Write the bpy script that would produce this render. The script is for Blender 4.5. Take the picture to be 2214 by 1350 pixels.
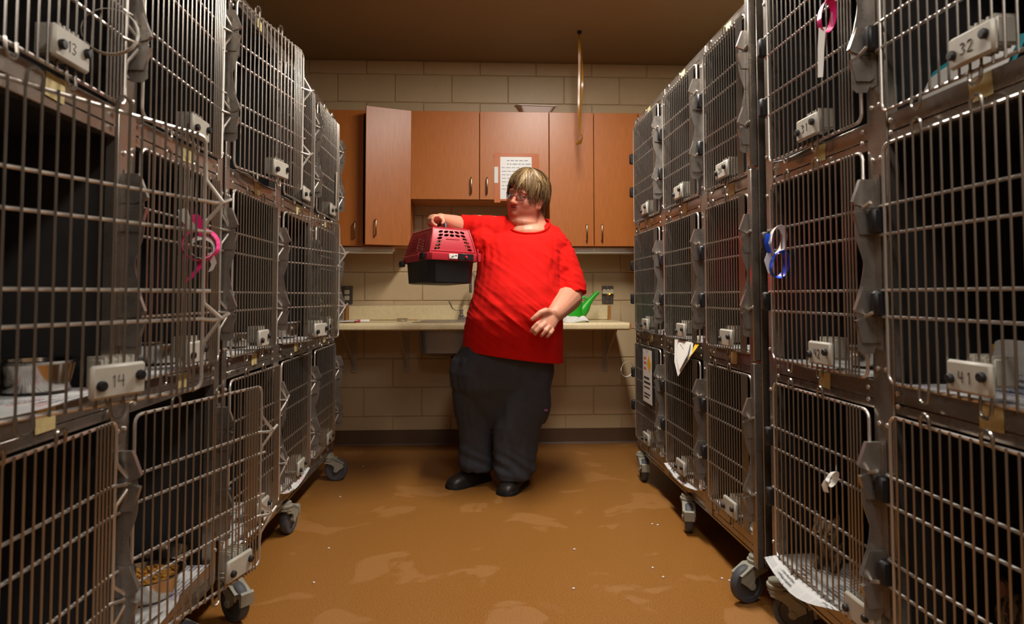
import bpy, math, random
import numpy as np
from mathutils import Vector, Matrix, noise as mnoise
random.seed(7)
PI = math.pi
for _o in list(bpy.data.objects): bpy.data.objects.remove(_o)
SC = bpy.context.scene
COL = SC.collection

# ------------------------------------------------------------------ camera
cd = bpy.data.cameras.new('camera'); cam = bpy.data.objects.new('camera', cd); COL.objects.link(cam)
cam.location = (0, 0, 1.0449)
cam.rotation_euler = (PI/2 + 0.0451, 0.0009, -0.0477)
cd.sensor_width = 36.0; cd.lens = 1474.8/2214*36.0
cd.shift_y = (572.95-675.0)/2214.0
cd.clip_start = 0.02
cd.dof.use_dof = True; cd.dof.focus_distance = 3.7; cd.dof.aperture_fstop = 4.5
SC.camera = cam
# ------------------------------------------------------------------ world, lights, exposure
w = bpy.data.worlds.new('world'); SC.world = w; w.use_nodes = True
w.node_tree.nodes['Background'].inputs[0].default_value = (0.9, 0.8, 0.7, 1)
w.node_tree.nodes['Background'].inputs[1].default_value = 0.02
SC.view_settings.view_transform = 'Standard'; SC.view_settings.look = 'None'
SC.view_settings.gamma = 1; SC.view_settings.use_curve_mapping = False
SC.view_settings.exposure = 0.93
def area(name, loc, sx, sy, power, color, spread=180):
    l = bpy.data.lights.new(name, 'AREA'); l.shape = 'RECTANGLE'; l.size = sx; l.size_y = sy
    l.energy = power; l.color = color; l.spread = math.radians(spread)
    o = bpy.data.objects.new(name, l); COL.objects.link(o); o.location = loc
    return o
LC = (1.0, 0.945, 0.86)
CEIL = 2.735
area('ceiling_lamp_glow', (0.50, 2.88, CEIL-0.012), 0.18, 1.10, 29, LC)
area('ceiling_lamp_glow', (0.40, 0.55, CEIL-0.012), 0.26, 1.10, 8.5, (1.0, 0.98, 0.95))
area('ceiling_lamp_glow', (0.30, -1.60, CEIL-0.012), 0.26, 1.10, 9, (1.0, 0.98, 0.95))  # unseen lamp added behind the camera to brighten the near wires

# ------------------------------------------------------------------ helpers
def lin(c):
    r = []
    for v in c[:3]:
        v = v/255.0
        r.append(v/12.92 if v <= 0.04045 else ((v+0.055)/1.055)**2.4)
    return (r[0], r[1], r[2], 1)
def mat(name, rgb, rough=0.5, metal=0.0, var=0.0, vscale=20, bump=0.0, bscale=200, stretch=None, rvar=0.0, spec=None, sheen=0, trans=0, sss=0):
    m = bpy.data.materials.new(name); m.use_nodes = True
    nt = m.node_tree; n = nt.nodes; L = nt.links
    b = n['Principled BSDF']
    c = lin(rgb)
    b.inputs['Base Color'].default_value = c
    b.inputs['Roughness'].default_value = rough
    b.inputs['Metallic'].default_value = metal
    if spec is not None: b.inputs['Specular IOR Level'].default_value = spec
    if sheen: b.inputs['Sheen Weight'].default_value = sheen
    if trans: b.inputs['Transmission Weight'].default_value = trans
    if sss:
        b.inputs['Subsurface Weight'].default_value = sss
        b.inputs['Subsurface Radius'].default_value = (0.012, 0.005, 0.003)
        b.inputs['Subsurface Scale'].default_value = 1.0
    tc = n.new('ShaderNodeTexCoord'); src = tc.outputs['Object']
    if stretch:
        mp = n.new('ShaderNodeMapping'); mp.inputs['Scale'].default_value = stretch
        L.new(src, mp.inputs[0]); src = mp.outputs[0]
    if var > 0 or rvar > 0:
        nz = n.new('ShaderNodeTexNoise'); nz.inputs['Scale'].default_value = vscale; nz.inputs['Detail'].default_value = 5
        L.new(src, nz.inputs['Vector'])
        if var > 0:
            rp = n.new('ShaderNodeValToRGB')
            rp.color_ramp.elements[0].position = 0.3; rp.color_ramp.elements[1].position = 0.7
            rp.color_ramp.elements[0].color = [x*(1-var) for x in c[:3]]+[1]
            rp.color_ramp.elements[1].color = [min(1, x*(1+var)) for x in c[:3]]+[1]
            L.new(nz.outputs['Fac'], rp.inputs[0]); L.new(rp.outputs[0], b.inputs['Base Color'])
        if rvar > 0:
            mr = n.new('ShaderNodeMapRange'); mr.inputs[1].default_value = 0.3; mr.inputs[2].default_value = 0.7
            mr.inputs[3].default_value = max(0.02, rough-rvar); mr.inputs[4].default_value = min(1, rough+rvar)
            L.new(nz.outputs['Fac'], mr.inputs[0]); L.new(mr.outputs[0], b.inputs['Roughness'])
    if bump > 0:
        n2 = n.new('ShaderNodeTexNoise'); n2.inputs['Scale'].default_value = bscale; n2.inputs['Detail'].default_value = 3
        L.new(src, n2.inputs['Vector'])
        bp = n.new('ShaderNodeBump'); bp.inputs['Strength'].default_value = bump; bp.inputs['Distance'].default_value = 0.002
        L.new(n2.outputs['Fac'], bp.inputs['Height']); L.new(bp.outputs[0], b.inputs['Normal'])
    return m

class MB:
    """collects geometry; verts in local metres, faces carry a material slot"""
    def __init__(s): s.v = []; s.f = []; s.m = []
    def add(s, vs, fs, mi=0):
        k = len(s.v); s.v += [tuple(p) for p in vs]
        for f in fs: s.f.append(tuple(i+k for i in f)); s.m.append(mi)
        return s
    def box(s, c, d, mi=0, M=None, bev=0.0):
        x, y, z = d[0]/2, d[1]/2, d[2]/2
        if bev <= 0:
            vs = [(a*x, b*y, e*z) for a in (-1, 1) for b in (-1, 1) for e in (-1, 1)]
            fs = [(0, 1, 3, 2), (4, 6, 7, 5), (0, 4, 5, 1), (2, 3, 7, 6), (0, 2, 6, 4), (1, 5, 7, 3)]
        else:
            bev = min(bev, x*.95, y*.95, z*.95)
            vs = []; 
            for a in (-1, 1):
                for b in (-1, 1):
                    for e in (-1, 1):
                        vs += [(a*x, b*(y-bev), e*(z-bev)), (a*(x-bev), b*y, e*(z-bev)), (a*(x-bev), b*(y-bev), e*z)]
            def I(a, b, e, k): return ((a*2+b)*2+e)*3+k
            fs = [[I(0,0,0,0),I(0,0,1,0),I(0,1,1,0),I(0,1,0,0)], [I(1,0,0,0),I(1,1,0,0),I(1,1,1,0),I(1,0,1,0)],
                  [I(0,0,0,1),I(1,0,0,1),I(1,0,1,1),I(0,0,1,1)], [I(0,1,0,1),I(0,1,1,1),I(1,1,1,1),I(1,1,0,1)],
                  [I(0,0,0,2),I(0,1,0,2),I(1,1,0,2),I(1,0,0,2)], [I(0,0,1,2),I(1,0,1,2),I(1,1,1,2),I(0,1,1,2)]]
            for a in (0, 1):
                for b in (0, 1):
                    for e in (0, 1): fs.append([I(a,b,e,0), I(a,b,e,1), I(a,b,e,2)])
            for b in (0, 1):
                for e in (0, 1): fs.append([I(0,b,e,1),I(0,b,e,2),I(1,b,e,2),I(1,b,e,1)])
            for a in (0, 1):
                for e in (0, 1): fs.append([I(a,0,e,0),I(a,0,e,2),I(a,1,e,2),I(a,1,e,0)])
            for a in (0, 1):
                for b in (0, 1): fs.append([I(a,b,0,0),I(a,b,0,1),I(a,b,1,1),I(a,b,1,0)])
        out = []
        for p in vs:
            q = Vector(p)
            if M is not None: q = M @ q
            out.append((q[0]+c[0], q[1]+c[1], q[2]+c[2]))
        return s.add(out, fs, mi)
    def tube(s, pts, r, seg=6, mi=0, caps=True, closed=False, flat=1.0, up=None):
        P = [Vector(p) for p in pts]; n = len(P)
        rr = r if isinstance(r, (list, tuple)) else [r]*n
        vs = []; prev = None
        for i in range(n):
            a = P[i-1] if (i > 0 or closed) else P[i]
            b = P[(i+1) % n] if (i < n-1 or closed) else P[i]
            t = (b-a)
            t = t.normalized() if t.length > 1e-9 else Vector((0, 0, 1))
            if prev is None:
                u = Vector(up) if up is not None else (Vector((0, 0, 1)) if abs(t.z) < .9 else Vector((1, 0, 0)))
            else: u = prev
            u = u - t*u.dot(t)
            if u.length < 1e-6: u = t.orthogonal()
            u.normalize(); prev = u; v = t.cross(u)
            for k in range(seg):
                an = 2*PI*k/seg
                vs.append(P[i]+u*(math.cos(an)*rr[i]*flat)+v*(math.sin(an)*rr[i]))
        fs = []
        m = n if closed else n-1
        for i in range(m):
            for k in range(seg):
                a = i*seg+k; b = i*seg+(k+1) % seg; j = ((i+1) % n)*seg
                fs.append((a, b, j+(k+1) % seg, j+k))
        if caps and not closed:
            fs.append(tuple(range(seg))[::-1]); fs.append(tuple((n-1)*seg+k for k in range(seg)))
        return s.add(vs, fs, mi)
    def lathe(s, prof, c=(0, 0, 0), seg=20, mi=0, M=None, cap=True):
        vs = []; fs = []; n = len(prof)
        for r, z in prof:
            for k in range(seg):
                a = 2*PI*k/seg; q = Vector((r*math.cos(a), r*math.sin(a), z))
                if M is not None: q = M @ q
                vs.append((q[0]+c[0], q[1]+c[1], q[2]+c[2]))
        for i in range(n-1):
            for k in range(seg):
                fs.append((i*seg+k, i*seg+(k+1) % seg, (i+1)*seg+(k+1) % seg, (i+1)*seg+k))
        if cap:
            fs.append(tuple(range(seg))[::-1]); fs.append(tuple((n-1)*seg+k for k in range(seg)))
        return s.add(vs, fs, mi)
    def prism(s, poly, axis, lo, hi, mi=0):
        """2-D polygon extruded along axis: 'x' poly=(y,z), 'y' poly=(x,z), 'z' poly=(x,y)"""
        def P(p, t):
            return {'x': (t, p[0], p[1]), 'y': (p[0], t, p[1]), 'z': (p[0], p[1], t)}[axis]
        n = len(poly)
        vs = [P(p, lo) for p in poly]+[P(p, hi) for p in poly]
        fs = [tuple(range(n))[::-1], tuple(range(n, 2*n))]
        for i in range(n): fs.append((i, (i+1) % n, n+(i+1) % n, n+i))
        return s.add(vs, fs, mi)
    def loft(s, rings, mi=0, caps=True):
        n = len(rings[0]); vs = [p for r in rings for p in r]; fs = []
        for i in range(len(rings)-1):
            for k in range(n): fs.append((i*n+k, i*n+(k+1) % n, (i+1)*n+(k+1) % n, (i+1)*n+k))
        if caps: fs.append(tuple(range(n))[::-1]); fs.append(tuple((len(rings)-1)*n+k for k in range(n)))
        return s.add(vs, fs, mi)
    def ball(s, c, r, M=None, seg=14, ring=9, mi=0):
        vs = []; fs = []
        for i in range(ring+1):
            th = PI*i/ring
            for k in range(seg):
                a = 2*PI*k/seg
                q = Vector((r[0]*math.sin(th)*math.cos(a), r[1]*math.sin(th)*math.sin(a), r[2]*math.cos(th)))
                if M is not None: q = M @ q
                vs.append((q[0]+c[0], q[1]+c[1], q[2]+c[2]))
        for i in range(ring):
            for k in range(seg):
                fs.append((i*seg+k, (i+1)*seg+k, (i+1)*seg+(k+1) % seg, i*seg+(k+1) % seg))
        return s.add(vs, fs, mi)
    def mesh(s, name, mats, smooth=True):
        me = bpy.data.meshes.new(name); me.from_pydata(s.v, [], s.f)
        for m in (mats if isinstance(mats, (list, tuple)) else [mats]): me.materials.append(m)
        me.polygons.foreach_set('material_index', s.m)
        import bmesh as _b
        bm = _b.new(); bm.from_mesh(me)
        _b.ops.remove_doubles(bm, verts=bm.verts, dist=1e-6)
        _b.ops.recalc_face_normals(bm, faces=bm.faces); bm.to_mesh(me); bm.free()
        if smooth:
            me.polygons.foreach_set('use_smooth', [True]*len(me.polygons))
            try: me.set_sharp_from_angle(angle=math.radians(38))
            except Exception: pass
        me.update(); return me
    def build(s, name, mats, parent=None, smooth=True, **kw):
        return put(name, s.mesh(name, mats, smooth), parent, **kw)

def put(name, me, parent=None, loc=None, rot=None, kind=None, label=None):
    o = bpy.data.objects.new(name, me); COL.objects.link(o)
    if parent is not None: o.parent = parent
    if loc is not None: o.location = loc
    if rot is not None: o.rotation_euler = rot
    if kind: o['kind'] = kind
    if label: o['label'] = label
    return o
def tag(o, label, cat, group=None, kind=None):
    o['label'] = label; o['category'] = cat
    if group: o['group'] = group
    if kind: o['kind'] = kind
    return o
def thing(name, label, cat, loc=(0, 0, 0), rz=0, group=None):
    o = bpy.data.objects.new(name, None); COL.objects.link(o); o.empty_display_size = .1
    o.location = loc; o.rotation_euler = (0, 0, rz)
    return tag(o, label, cat, group)
def fused(name, mb, mats, parent, voxel, smooth=2, disp=None, relax=None):
    """voxel-fuse overlapping solids into one continuous surface, then displace"""
    me = bpy.data.meshes.new('tmp'); me.from_pydata(mb.v, [], mb.f)
    import bmesh as _b
    bm = _b.new(); bm.from_mesh(me); _b.ops.remove_doubles(bm, verts=bm.verts, dist=1e-5)
    _b.ops.recalc_face_normals(bm, faces=bm.faces); bm.to_mesh(me); bm.free()
    o = bpy.data.objects.new('tmp', me); COL.objects.link(o)
    r = o.modifiers.new('r', 'REMESH'); r.mode = 'VOXEL'; r.voxel_size = voxel; r.use_smooth_shade = True
    if smooth:
        q = o.modifiers.new('s', 'SMOOTH'); q.factor = .5; q.iterations = smooth
    dg = bpy.context.evaluated_depsgraph_get(); dg.update()
    m2 = bpy.data.meshes.new_from_object(o.evaluated_get(dg)); m2.name = name
    bpy.data.objects.remove(o); bpy.data.meshes.remove(me)
    m2.materials.clear()
    for m in (mats if isinstance(mats, (list, tuple)) else [mats]): m2.materials.append(m)
    if relax:
        n = len(m2.vertices); co = np.empty(n*3); m2.vertices.foreach_get('co', co); co = co.reshape(-1, 3)
        ed = np.empty(len(m2.edges)*2, dtype=np.int32); m2.edges.foreach_get('vertices', ed); ed = ed.reshape(-1, 2)
        deg = np.bincount(ed.ravel(), minlength=n).reshape(-1, 1); wt = relax(co).reshape(-1, 1)
        for _ in range(28):
            ac = np.zeros_like(co); np.add.at(ac, ed[:, 0], co[ed[:, 1]]); np.add.at(ac, ed[:, 1], co[ed[:, 0]])
            co += wt*.6*(ac/deg-co)
        m2.vertices.foreach_set('co', co.ravel()); m2.update()
    if disp:
        n = len(m2.vertices)
        co = np.empty(n*3); m2.vertices.foreach_get('co', co); co = co.reshape(-1, 3)
        nr = np.array([v.normal[:] for v in m2.vertices])
        co = disp(co, nr); m2.vertices.foreach_set('co', co.ravel())
    m2.polygons.foreach_set('use_smooth', [True]*len(m2.polygons)); m2.update()
    return put(name, m2, parent)

# ------------------------------------------------------------------ materials
M = {}
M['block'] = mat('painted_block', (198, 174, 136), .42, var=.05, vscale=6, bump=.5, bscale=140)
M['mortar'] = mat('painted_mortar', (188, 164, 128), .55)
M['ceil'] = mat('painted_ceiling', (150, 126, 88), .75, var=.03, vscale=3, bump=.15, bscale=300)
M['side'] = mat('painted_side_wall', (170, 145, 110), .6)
M['base'] = mat('brown_rubber_baseboard', (92, 66, 44), .5, var=.06, vscale=20)
M['wood'] = mat('orange_maple_laminate', (176, 102, 42), .36, var=.10, vscale=9, stretch=(14, 14, 1.2), bump=.03, bscale=60)
M['wood_edge'] = mat('raw_particle_board', (170, 112, 52), .7, var=.15, vscale=90)
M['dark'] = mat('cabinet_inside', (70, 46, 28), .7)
M['pull'] = mat('brushed_nickel', (150, 132, 112), .3, metal=1)
M['lam'] = mat('beige_laminate', (222, 204, 162), .35, var=.07, vscale=60)
M['steel'] = mat('stainless_sheet', (158, 150, 141), .27, metal=.82, rvar=.07, vscale=14, bump=.02, bscale=90)
M['wire'] = mat('stainless_wire', (150, 144, 136), .22, metal=.84)
M['bar'] = mat('highlit_cross_wire', (214, 208, 200), .36, metal=.8)  # wire steel made paler to paint in lamp highlights on the rods
M['latch'] = mat('worn_latch_steel', (158, 152, 145), .32, metal=.74, rvar=.1, vscale=30, var=.06)
M['chrome'] = mat('chrome', (214, 212, 208), .22, metal=.92)
M['inside'] = mat('shade_darkened_cage_steel', (56, 54, 54), .45, metal=.15, rvar=.08, vscale=12)  # steel darkened in colour, standing in for shade inside the cells
M['rubber'] = mat('black_rubber', (22, 22, 24), .5)
M['tyre'] = mat('grey_tyre', (72, 74, 80), .6, var=.08, vscale=40)
M['caster'] = mat('beige_grey_plastic', (150, 148, 134), .5, var=.06, vscale=30)
M['bracket'] = mat('off_white_plastic', (178, 174, 162), .5, var=.05, vscale=40)
M['white'] = mat('white_paper', (222, 220, 214), .7)
M['ink'] = mat('dark_ink', (48, 46, 58), .7)
M['tape'] = mat('masking_tape', (204, 188, 132), .7, var=.12, vscale=90)
M['bowl'] = mat('polished_bowl_steel', (205, 200, 194), .14, metal=1)
M['red'] = mat('red_cotton', (208, 18, 10), .9, var=.05, vscale=30, bump=.25, bscale=900, spec=.2)
M['trouser'] = mat('charcoal_cotton', (56, 58, 66), .9, var=.10, vscale=25, bump=.25, bscale=900)
M['shoe'] = mat('black_leather', (40, 35, 32), .42, var=.1, vscale=40)
M['sole'] = mat('black_sole', (16, 15, 15), .7)
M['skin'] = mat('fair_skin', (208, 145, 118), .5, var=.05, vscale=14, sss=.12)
def shade_face(m):  # paints shade on the face into the skin colour, with a ruddy tone
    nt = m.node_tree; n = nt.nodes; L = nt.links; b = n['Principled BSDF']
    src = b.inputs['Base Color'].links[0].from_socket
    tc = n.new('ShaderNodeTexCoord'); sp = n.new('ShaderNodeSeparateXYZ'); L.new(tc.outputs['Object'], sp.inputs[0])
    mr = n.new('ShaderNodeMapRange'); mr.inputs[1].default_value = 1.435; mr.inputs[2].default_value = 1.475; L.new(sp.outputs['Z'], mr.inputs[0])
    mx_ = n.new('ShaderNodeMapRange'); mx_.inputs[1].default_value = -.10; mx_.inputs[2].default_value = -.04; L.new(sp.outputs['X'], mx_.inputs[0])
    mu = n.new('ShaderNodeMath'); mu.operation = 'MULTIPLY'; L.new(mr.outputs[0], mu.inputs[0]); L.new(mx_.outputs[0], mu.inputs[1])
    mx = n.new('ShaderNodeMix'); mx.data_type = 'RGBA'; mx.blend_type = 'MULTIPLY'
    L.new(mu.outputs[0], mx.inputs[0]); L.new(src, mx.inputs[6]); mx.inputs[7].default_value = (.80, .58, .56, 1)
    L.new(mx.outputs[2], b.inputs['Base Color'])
shade_face(M['skin'])
M['lip'] = mat('lips', (186, 104, 92), .5)
M['hair1'] = mat('dark_blond_hair', (104, 80, 50), .5)
M['hair2'] = mat('light_blond_hair', (150, 122, 82), .5)
M['hair3'] = mat('brown_hair', (78, 58, 38), .42)
M['kitred'] = mat('carrier_red_plastic', (186, 44, 58), .38, bump=.1, bscale=500)
M['kitblk'] = mat('carrier_black_plastic', (24, 24, 26), .42, bump=.12, bscale=400)
M['pink'] = mat('pink_vinyl', (235, 40, 130), .4)
M['blue'] = mat('blue_vinyl', (20, 80, 226), .4)
M['green'] = mat('green_plastic', (44, 176, 40), .38)
M['foam'] = mat('white_foam', (236, 230, 226), .7)
M['amber'] = mat('amber_glue_film', (150, 100, 26), .32, spec=.5)
M['plate'] = mat('stainless_wall_plate', (130, 124, 118), .35, metal=.9)
M['ivory'] = mat('ivory_plastic', (214, 204, 176), .45)
M['teal'] = mat('teal_print', (40, 150, 166), .6)
M['yellow'] = mat('yellow_print', (232, 180, 30), .6)
M['kibble'] = mat('orange_kibble', (182, 128, 40), .8, var=.25, vscale=60)
M['lampw'] = mat('lamp_housing', (225, 222, 214), .5)
M['greyf'] = mat('white_bracket_paint', (176, 166, 150), .5)
def emis(name, rgb, s):
    m = bpy.data.materials.new(name); m.use_nodes = True; b = m.node_tree.nodes['Principled BSDF']
    b.inputs['Base Color'].default_value = lin(rgb); b.inputs['Emission Color'].default_value = lin(rgb)
    b.inputs['Emission Strength'].default_value = s; return m
M['glow'] = emis('lit_diffuser', (255, 236, 214), 4.0)
M['led'] = emis('amber_indicator', (255, 190, 30), 3.0)
# floor: speckled resin with dried puddle marks of its own
def floor_mat():
    m = bpy.data.materials.new('speckled_resin_floor'); m.use_nodes = True
    nt = m.node_tree; n = nt.nodes; L = nt.links; b = n['Principled BSDF']
    tc = n.new('ShaderNodeTexCoord')
    n1 = n.new('ShaderNodeTexNoise'); n1.inputs['Scale'].default_value = 260; n1.inputs['Detail'].default_value = 2
    L.new(tc.outputs['Object'], n1.inputs['Vector'])
    r1 = n.new('ShaderNodeValToRGB'); e = r1.color_ramp.elements
    e[0].position = .32; e[0].color = lin((124, 80, 34)); e[1].position = .7; e[1].color = lin((184, 126, 60))
    L.new(n1.outputs['Fac'], r1.inputs[0])
    n2 = n.new('ShaderNodeTexNoise'); n2.inputs['Scale'].default_value = 3.6; n2.inputs['Detail'].default_value = 6; n2.inputs['Distortion'].default_value = .5
    L.new(tc.outputs['Object'], n2.inputs['Vector'])
    r2 = n.new('ShaderNodeValToRGB'); e = r2.color_ramp.elements
    e[0].position = .575; e[0].color = (0, 0, 0, 1); e[1].position = .605; e[1].color = (1, 1, 1, 1)
    L.new(n2.outputs['Fac'], r2.inputs[0])
    mx = n.new('ShaderNodeMix'); mx.data_type = 'RGBA'
    ml = n.new('ShaderNodeMath'); ml.operation = 'MULTIPLY'; ml.inputs[1].default_value = .17
    L.new(r2.outputs[0], ml.inputs[0]); L.new(ml.outputs[0], mx.inputs[0])
    L.new(r1.outputs[0], mx.inputs[6]); mx.inputs[7].default_value = lin((190, 142, 92))
    L.new(mx.outputs[2], b.inputs['Base Color'])
    mr = n.new('ShaderNodeMapRange'); mr.inputs[3].default_value = .34; mr.inputs[4].default_value = .5
    L.new(r2.outputs[0], mr.inputs[0]); L.new(mr.outputs[0], b.inputs['Roughness'])
    bp = n.new('ShaderNodeBump'); bp.inputs['Strength'].default_value = .25; bp.inputs['Distance'].default_value = .001
    L.new(n1.outputs['Fac'], bp.inputs['Height']); L.new(bp.outputs[0], b.inputs['Normal'])
    return m
M['floor'] = floor_mat()
def news_mat(name, cols):
    m = bpy.data.materials.new(name); m.use_nodes = True
    nt = m.node_tree; n = nt.nodes; L = nt.links; b = n['Principled BSDF']; b.inputs['Roughness'].default_value = .8
    tc = n.new('ShaderNodeTexCoord')
    br = n.new('ShaderNodeTexBrick'); br.inputs['Scale'].default_value = 9
    br.inputs['Color1'].default_value = lin((206, 208, 208)); br.inputs['Color2'].default_value = lin(cols); br.inputs['Mortar'].default_value = lin((214, 214, 212))
    br.inputs['Bias'].default_value = -.55; br.inputs['Mortar Size'].default_value = .04
    L.new(tc.outputs['Object'], br.inputs['Vector'])
    wv = n.new('ShaderNodeTexWave'); wv.inputs['Scale'].default_value = 26; wv.inputs['Distortion'].default_value = 3; wv.inputs['Detail Scale'].default_value = 8; wv.bands_direction = 'Y'
    L.new(tc.outputs['Object'], wv.inputs['Vector'])
    rp = n.new('ShaderNodeValToRGB'); rp.color_ramp.elements[0].position = .25; rp.color_ramp.elements[0].color = (.25, .25, .27, 1); rp.color_ramp.elements[1].position = .5
    L.new(wv.outputs['Fac'], rp.inputs[0])
    nz = n.new('ShaderNodeTexNoise'); nz.inputs['Scale'].default_value = 5; L.new(tc.outputs['Object'], nz.inputs['Vector'])
    r3 = n.new('ShaderNodeValToRGB'); r3.color_ramp.elements[0].position = .48; r3.color_ramp.elements[1].position = .52
    L.new(nz.outputs['Fac'], r3.inputs[0])
    mx = n.new('ShaderNodeMix'); mx.data_type = 'RGBA'; mx.blend_type = 'MULTIPLY'
    L.new(r3.outputs[0], mx.inputs[0]); L.new(br.outputs[0], mx.inputs[6]); L.new(rp.outputs[0], mx.inputs[7])
    L.new(mx.outputs[2], b.inputs['Base Color']); return m
M['news1'] = news_mat('newsprint_red', (200, 60, 50))
M['news2'] = news_mat('newsprint_purple', (120, 80, 160))
M['news3'] = news_mat('newsprint_grey', (170, 174, 180))
M['news4'] = news_mat('newsprint_blue', (90, 130, 190))

# ------------------------------------------------------------------ room shell
XW0, XW1, YW, YF = -1.68, 1.78, 4.868, -2.6
def struct(name, mb, m, **kw): return mb.build(name, m, None, smooth=False, kind='structure', **kw)
struct('floor', MB().box(((XW0+XW1)/2, (YW+YF)/2, -.05), (XW1-XW0+.4, YW-YF+.4, .1)), M['floor'])
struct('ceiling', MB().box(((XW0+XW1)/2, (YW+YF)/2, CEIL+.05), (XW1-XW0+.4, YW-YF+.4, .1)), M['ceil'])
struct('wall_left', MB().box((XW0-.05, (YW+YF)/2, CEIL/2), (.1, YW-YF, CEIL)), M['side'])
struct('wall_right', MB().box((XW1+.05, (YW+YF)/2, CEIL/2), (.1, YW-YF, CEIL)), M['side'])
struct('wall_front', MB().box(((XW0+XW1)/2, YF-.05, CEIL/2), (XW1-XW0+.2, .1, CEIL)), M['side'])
wb = struct('wall_back', MB().box(((XW0+XW1)/2, YW+.055, CEIL/2), (XW1-XW0+.2, .1, CEIL)), M['mortar'])
# concrete blocks, each its own piece; joints .196 + k*.2032
bmesh_full = MB().box((0, 0, 0), (.4015, .02, .1983), bev=.0035).mesh('block', M['block'])
for k in range(0, 14):
    z0 = .196+.2032*(k-1); z1 = z0+.2032
    z0 = max(z0, .0); z1 = min(z1, CEIL-.001)
    off = -1.0146 - (.4064/2 if k % 2 else 0)
    j = -3
    while True:
        xa = off+.4064*j; j += 1
        if xa > XW1: break
        xb = xa+.4064
        if xb < XW0+.05: continue
        xa2, xb2 = max(xa, XW0), min(xb, XW1)
        if xb2-xa2 < .03: continue
        full = (xb2-xa2 > .40) and (z1-z0 > .2)
        me = bmesh_full if full else MB().box((0, 0, 0), (xb2-xa2-.0049, .02, z1-z0-.0049), bev=.0035).mesh('block', M['block'])
        put('block', me, wb, loc=((xa2+xb2)/2, YW-.002+.01, (z0+z1)/2))
struct('baseboard_back', MB().prism([(YW-.004, 0), (YW-.022, 0), (YW-.016, .012), (YW-.011, .10), (YW-.004, .104)], 'x', XW0, XW1), M['base'])

# ceiling lights (recessed troffers, just above the picture; last one added behind the camera)
for (x, y, lb) in ((.50, 2.88, 'long recessed ceiling light above the person and the far cages'), (.40, .55, 'long recessed ceiling light above the nearest cages'), (.30, -1.60, 'unseen ceiling light added behind the camera to light the near cages')):
    t = thing('ceiling_light', lb, 'light', (x, y, CEIL))
    f = MB()
    for sx in (-1, 1): f.box((sx*.15, 0, -.004), (.02, 1.24, .008))
    for sy in (-1, 1): f.box((0, sy*.61, -.004), (.32, .02, .008))
    f.build('trim_frame', M['lampw'], t, smooth=False)
    MB().box((0, 0, -.003), (.28, 1.20, .004)).build('diffuser', M['glow'], t, smooth=False)

# ------------------------------------------------------------------ cage banks
ZT = [(2.0448, 1.4764), (1.3994, .8431), (.7646, .2224)]   # door top / bottom per tier
ZTOP, ZBASE = 2.094, .150
PZ = [.0292*i for i in range(1, 16)] + [.0292*15+.0146*i for i in range(1, 5)]
FR = (.272, .383, .620, .742)
_cache = {}
def cached(key, fn):
    if key not in _cache: _cache[key] = fn()
    return _cache[key]
def frame_mesh(wd, h):
    c = .02; pts = []
    for cx, cz, a0 in ((wd-c, h-c, 0), (c, h-c, 90), (c, c, 180), (wd-c, c, 270)):
        for k in range(4):
            a = math.radians(a0+30*k); pts.append((cx+c*math.cos(a), 0, cz+c*math.sin(a)))
    return MB().tube(pts, .0042, 8, closed=True).mesh('door', M['bar'])
def digits(txt, h, parent, loc, sx=1.0, m='ink', rot=None, r=.0009):
    S = {'1': [[(.3, .8), (.5, 1), (.5, 0)]], '2': [[(0, .8), (.2, 1), (.5, .95), (.55, .65), (0, 0), (.6, 0)]],
         '3': [[(0, .9), (.3, 1), (.55, .8), (.2, .52), (.55, .3), (.3, 0), (0, .1)]], '4': [[(.1, 1), (0, .5), (.6, .5)], [(.5, 1), (.5, 0)]],
         '6': [[(.5, 1), (.1, .6), (0, .25), (.25, 0), (.5, .2), (.3, .45), (.05, .3)]], '0': [[(.3, 1), (0, .5), (.3, 0), (.6, .5), (.3, 1)]]}
    mb = MB(); x = -len(txt)*.42*h
    for ch in txt:
        for st in S[ch]: mb.tube([(x+p[0]*h*sx, 0, (p[1]-.5)*h) for p in st], r, 4)
        x += .85*h
    return mb.build('written_number', M[m], parent, loc=loc, rot=rot)
def bracket_mesh():
    mb = MB(); mb.box((0, -.009, 0), (.118, .014, .062), bev=.005)
    mb.box((.012, .022, .014), (.070, .040, .054), bev=.004)
    for k in range(5): mb.box((-.018+.015*k, .022, .015), (.005, .044, .058))
    return mb.mesh('dish_holder', M['bracket'])
def knob_mesh():
    Mx = Matrix.Rotation(PI/2, 3, 'X')
    return MB().lathe([(.0, .0), (.0095, .001), (.010, .007), (.008, .010), (0, .0105)], seg=12, M=Mx, cap=False).mesh('knob', M['rubber'])
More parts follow.
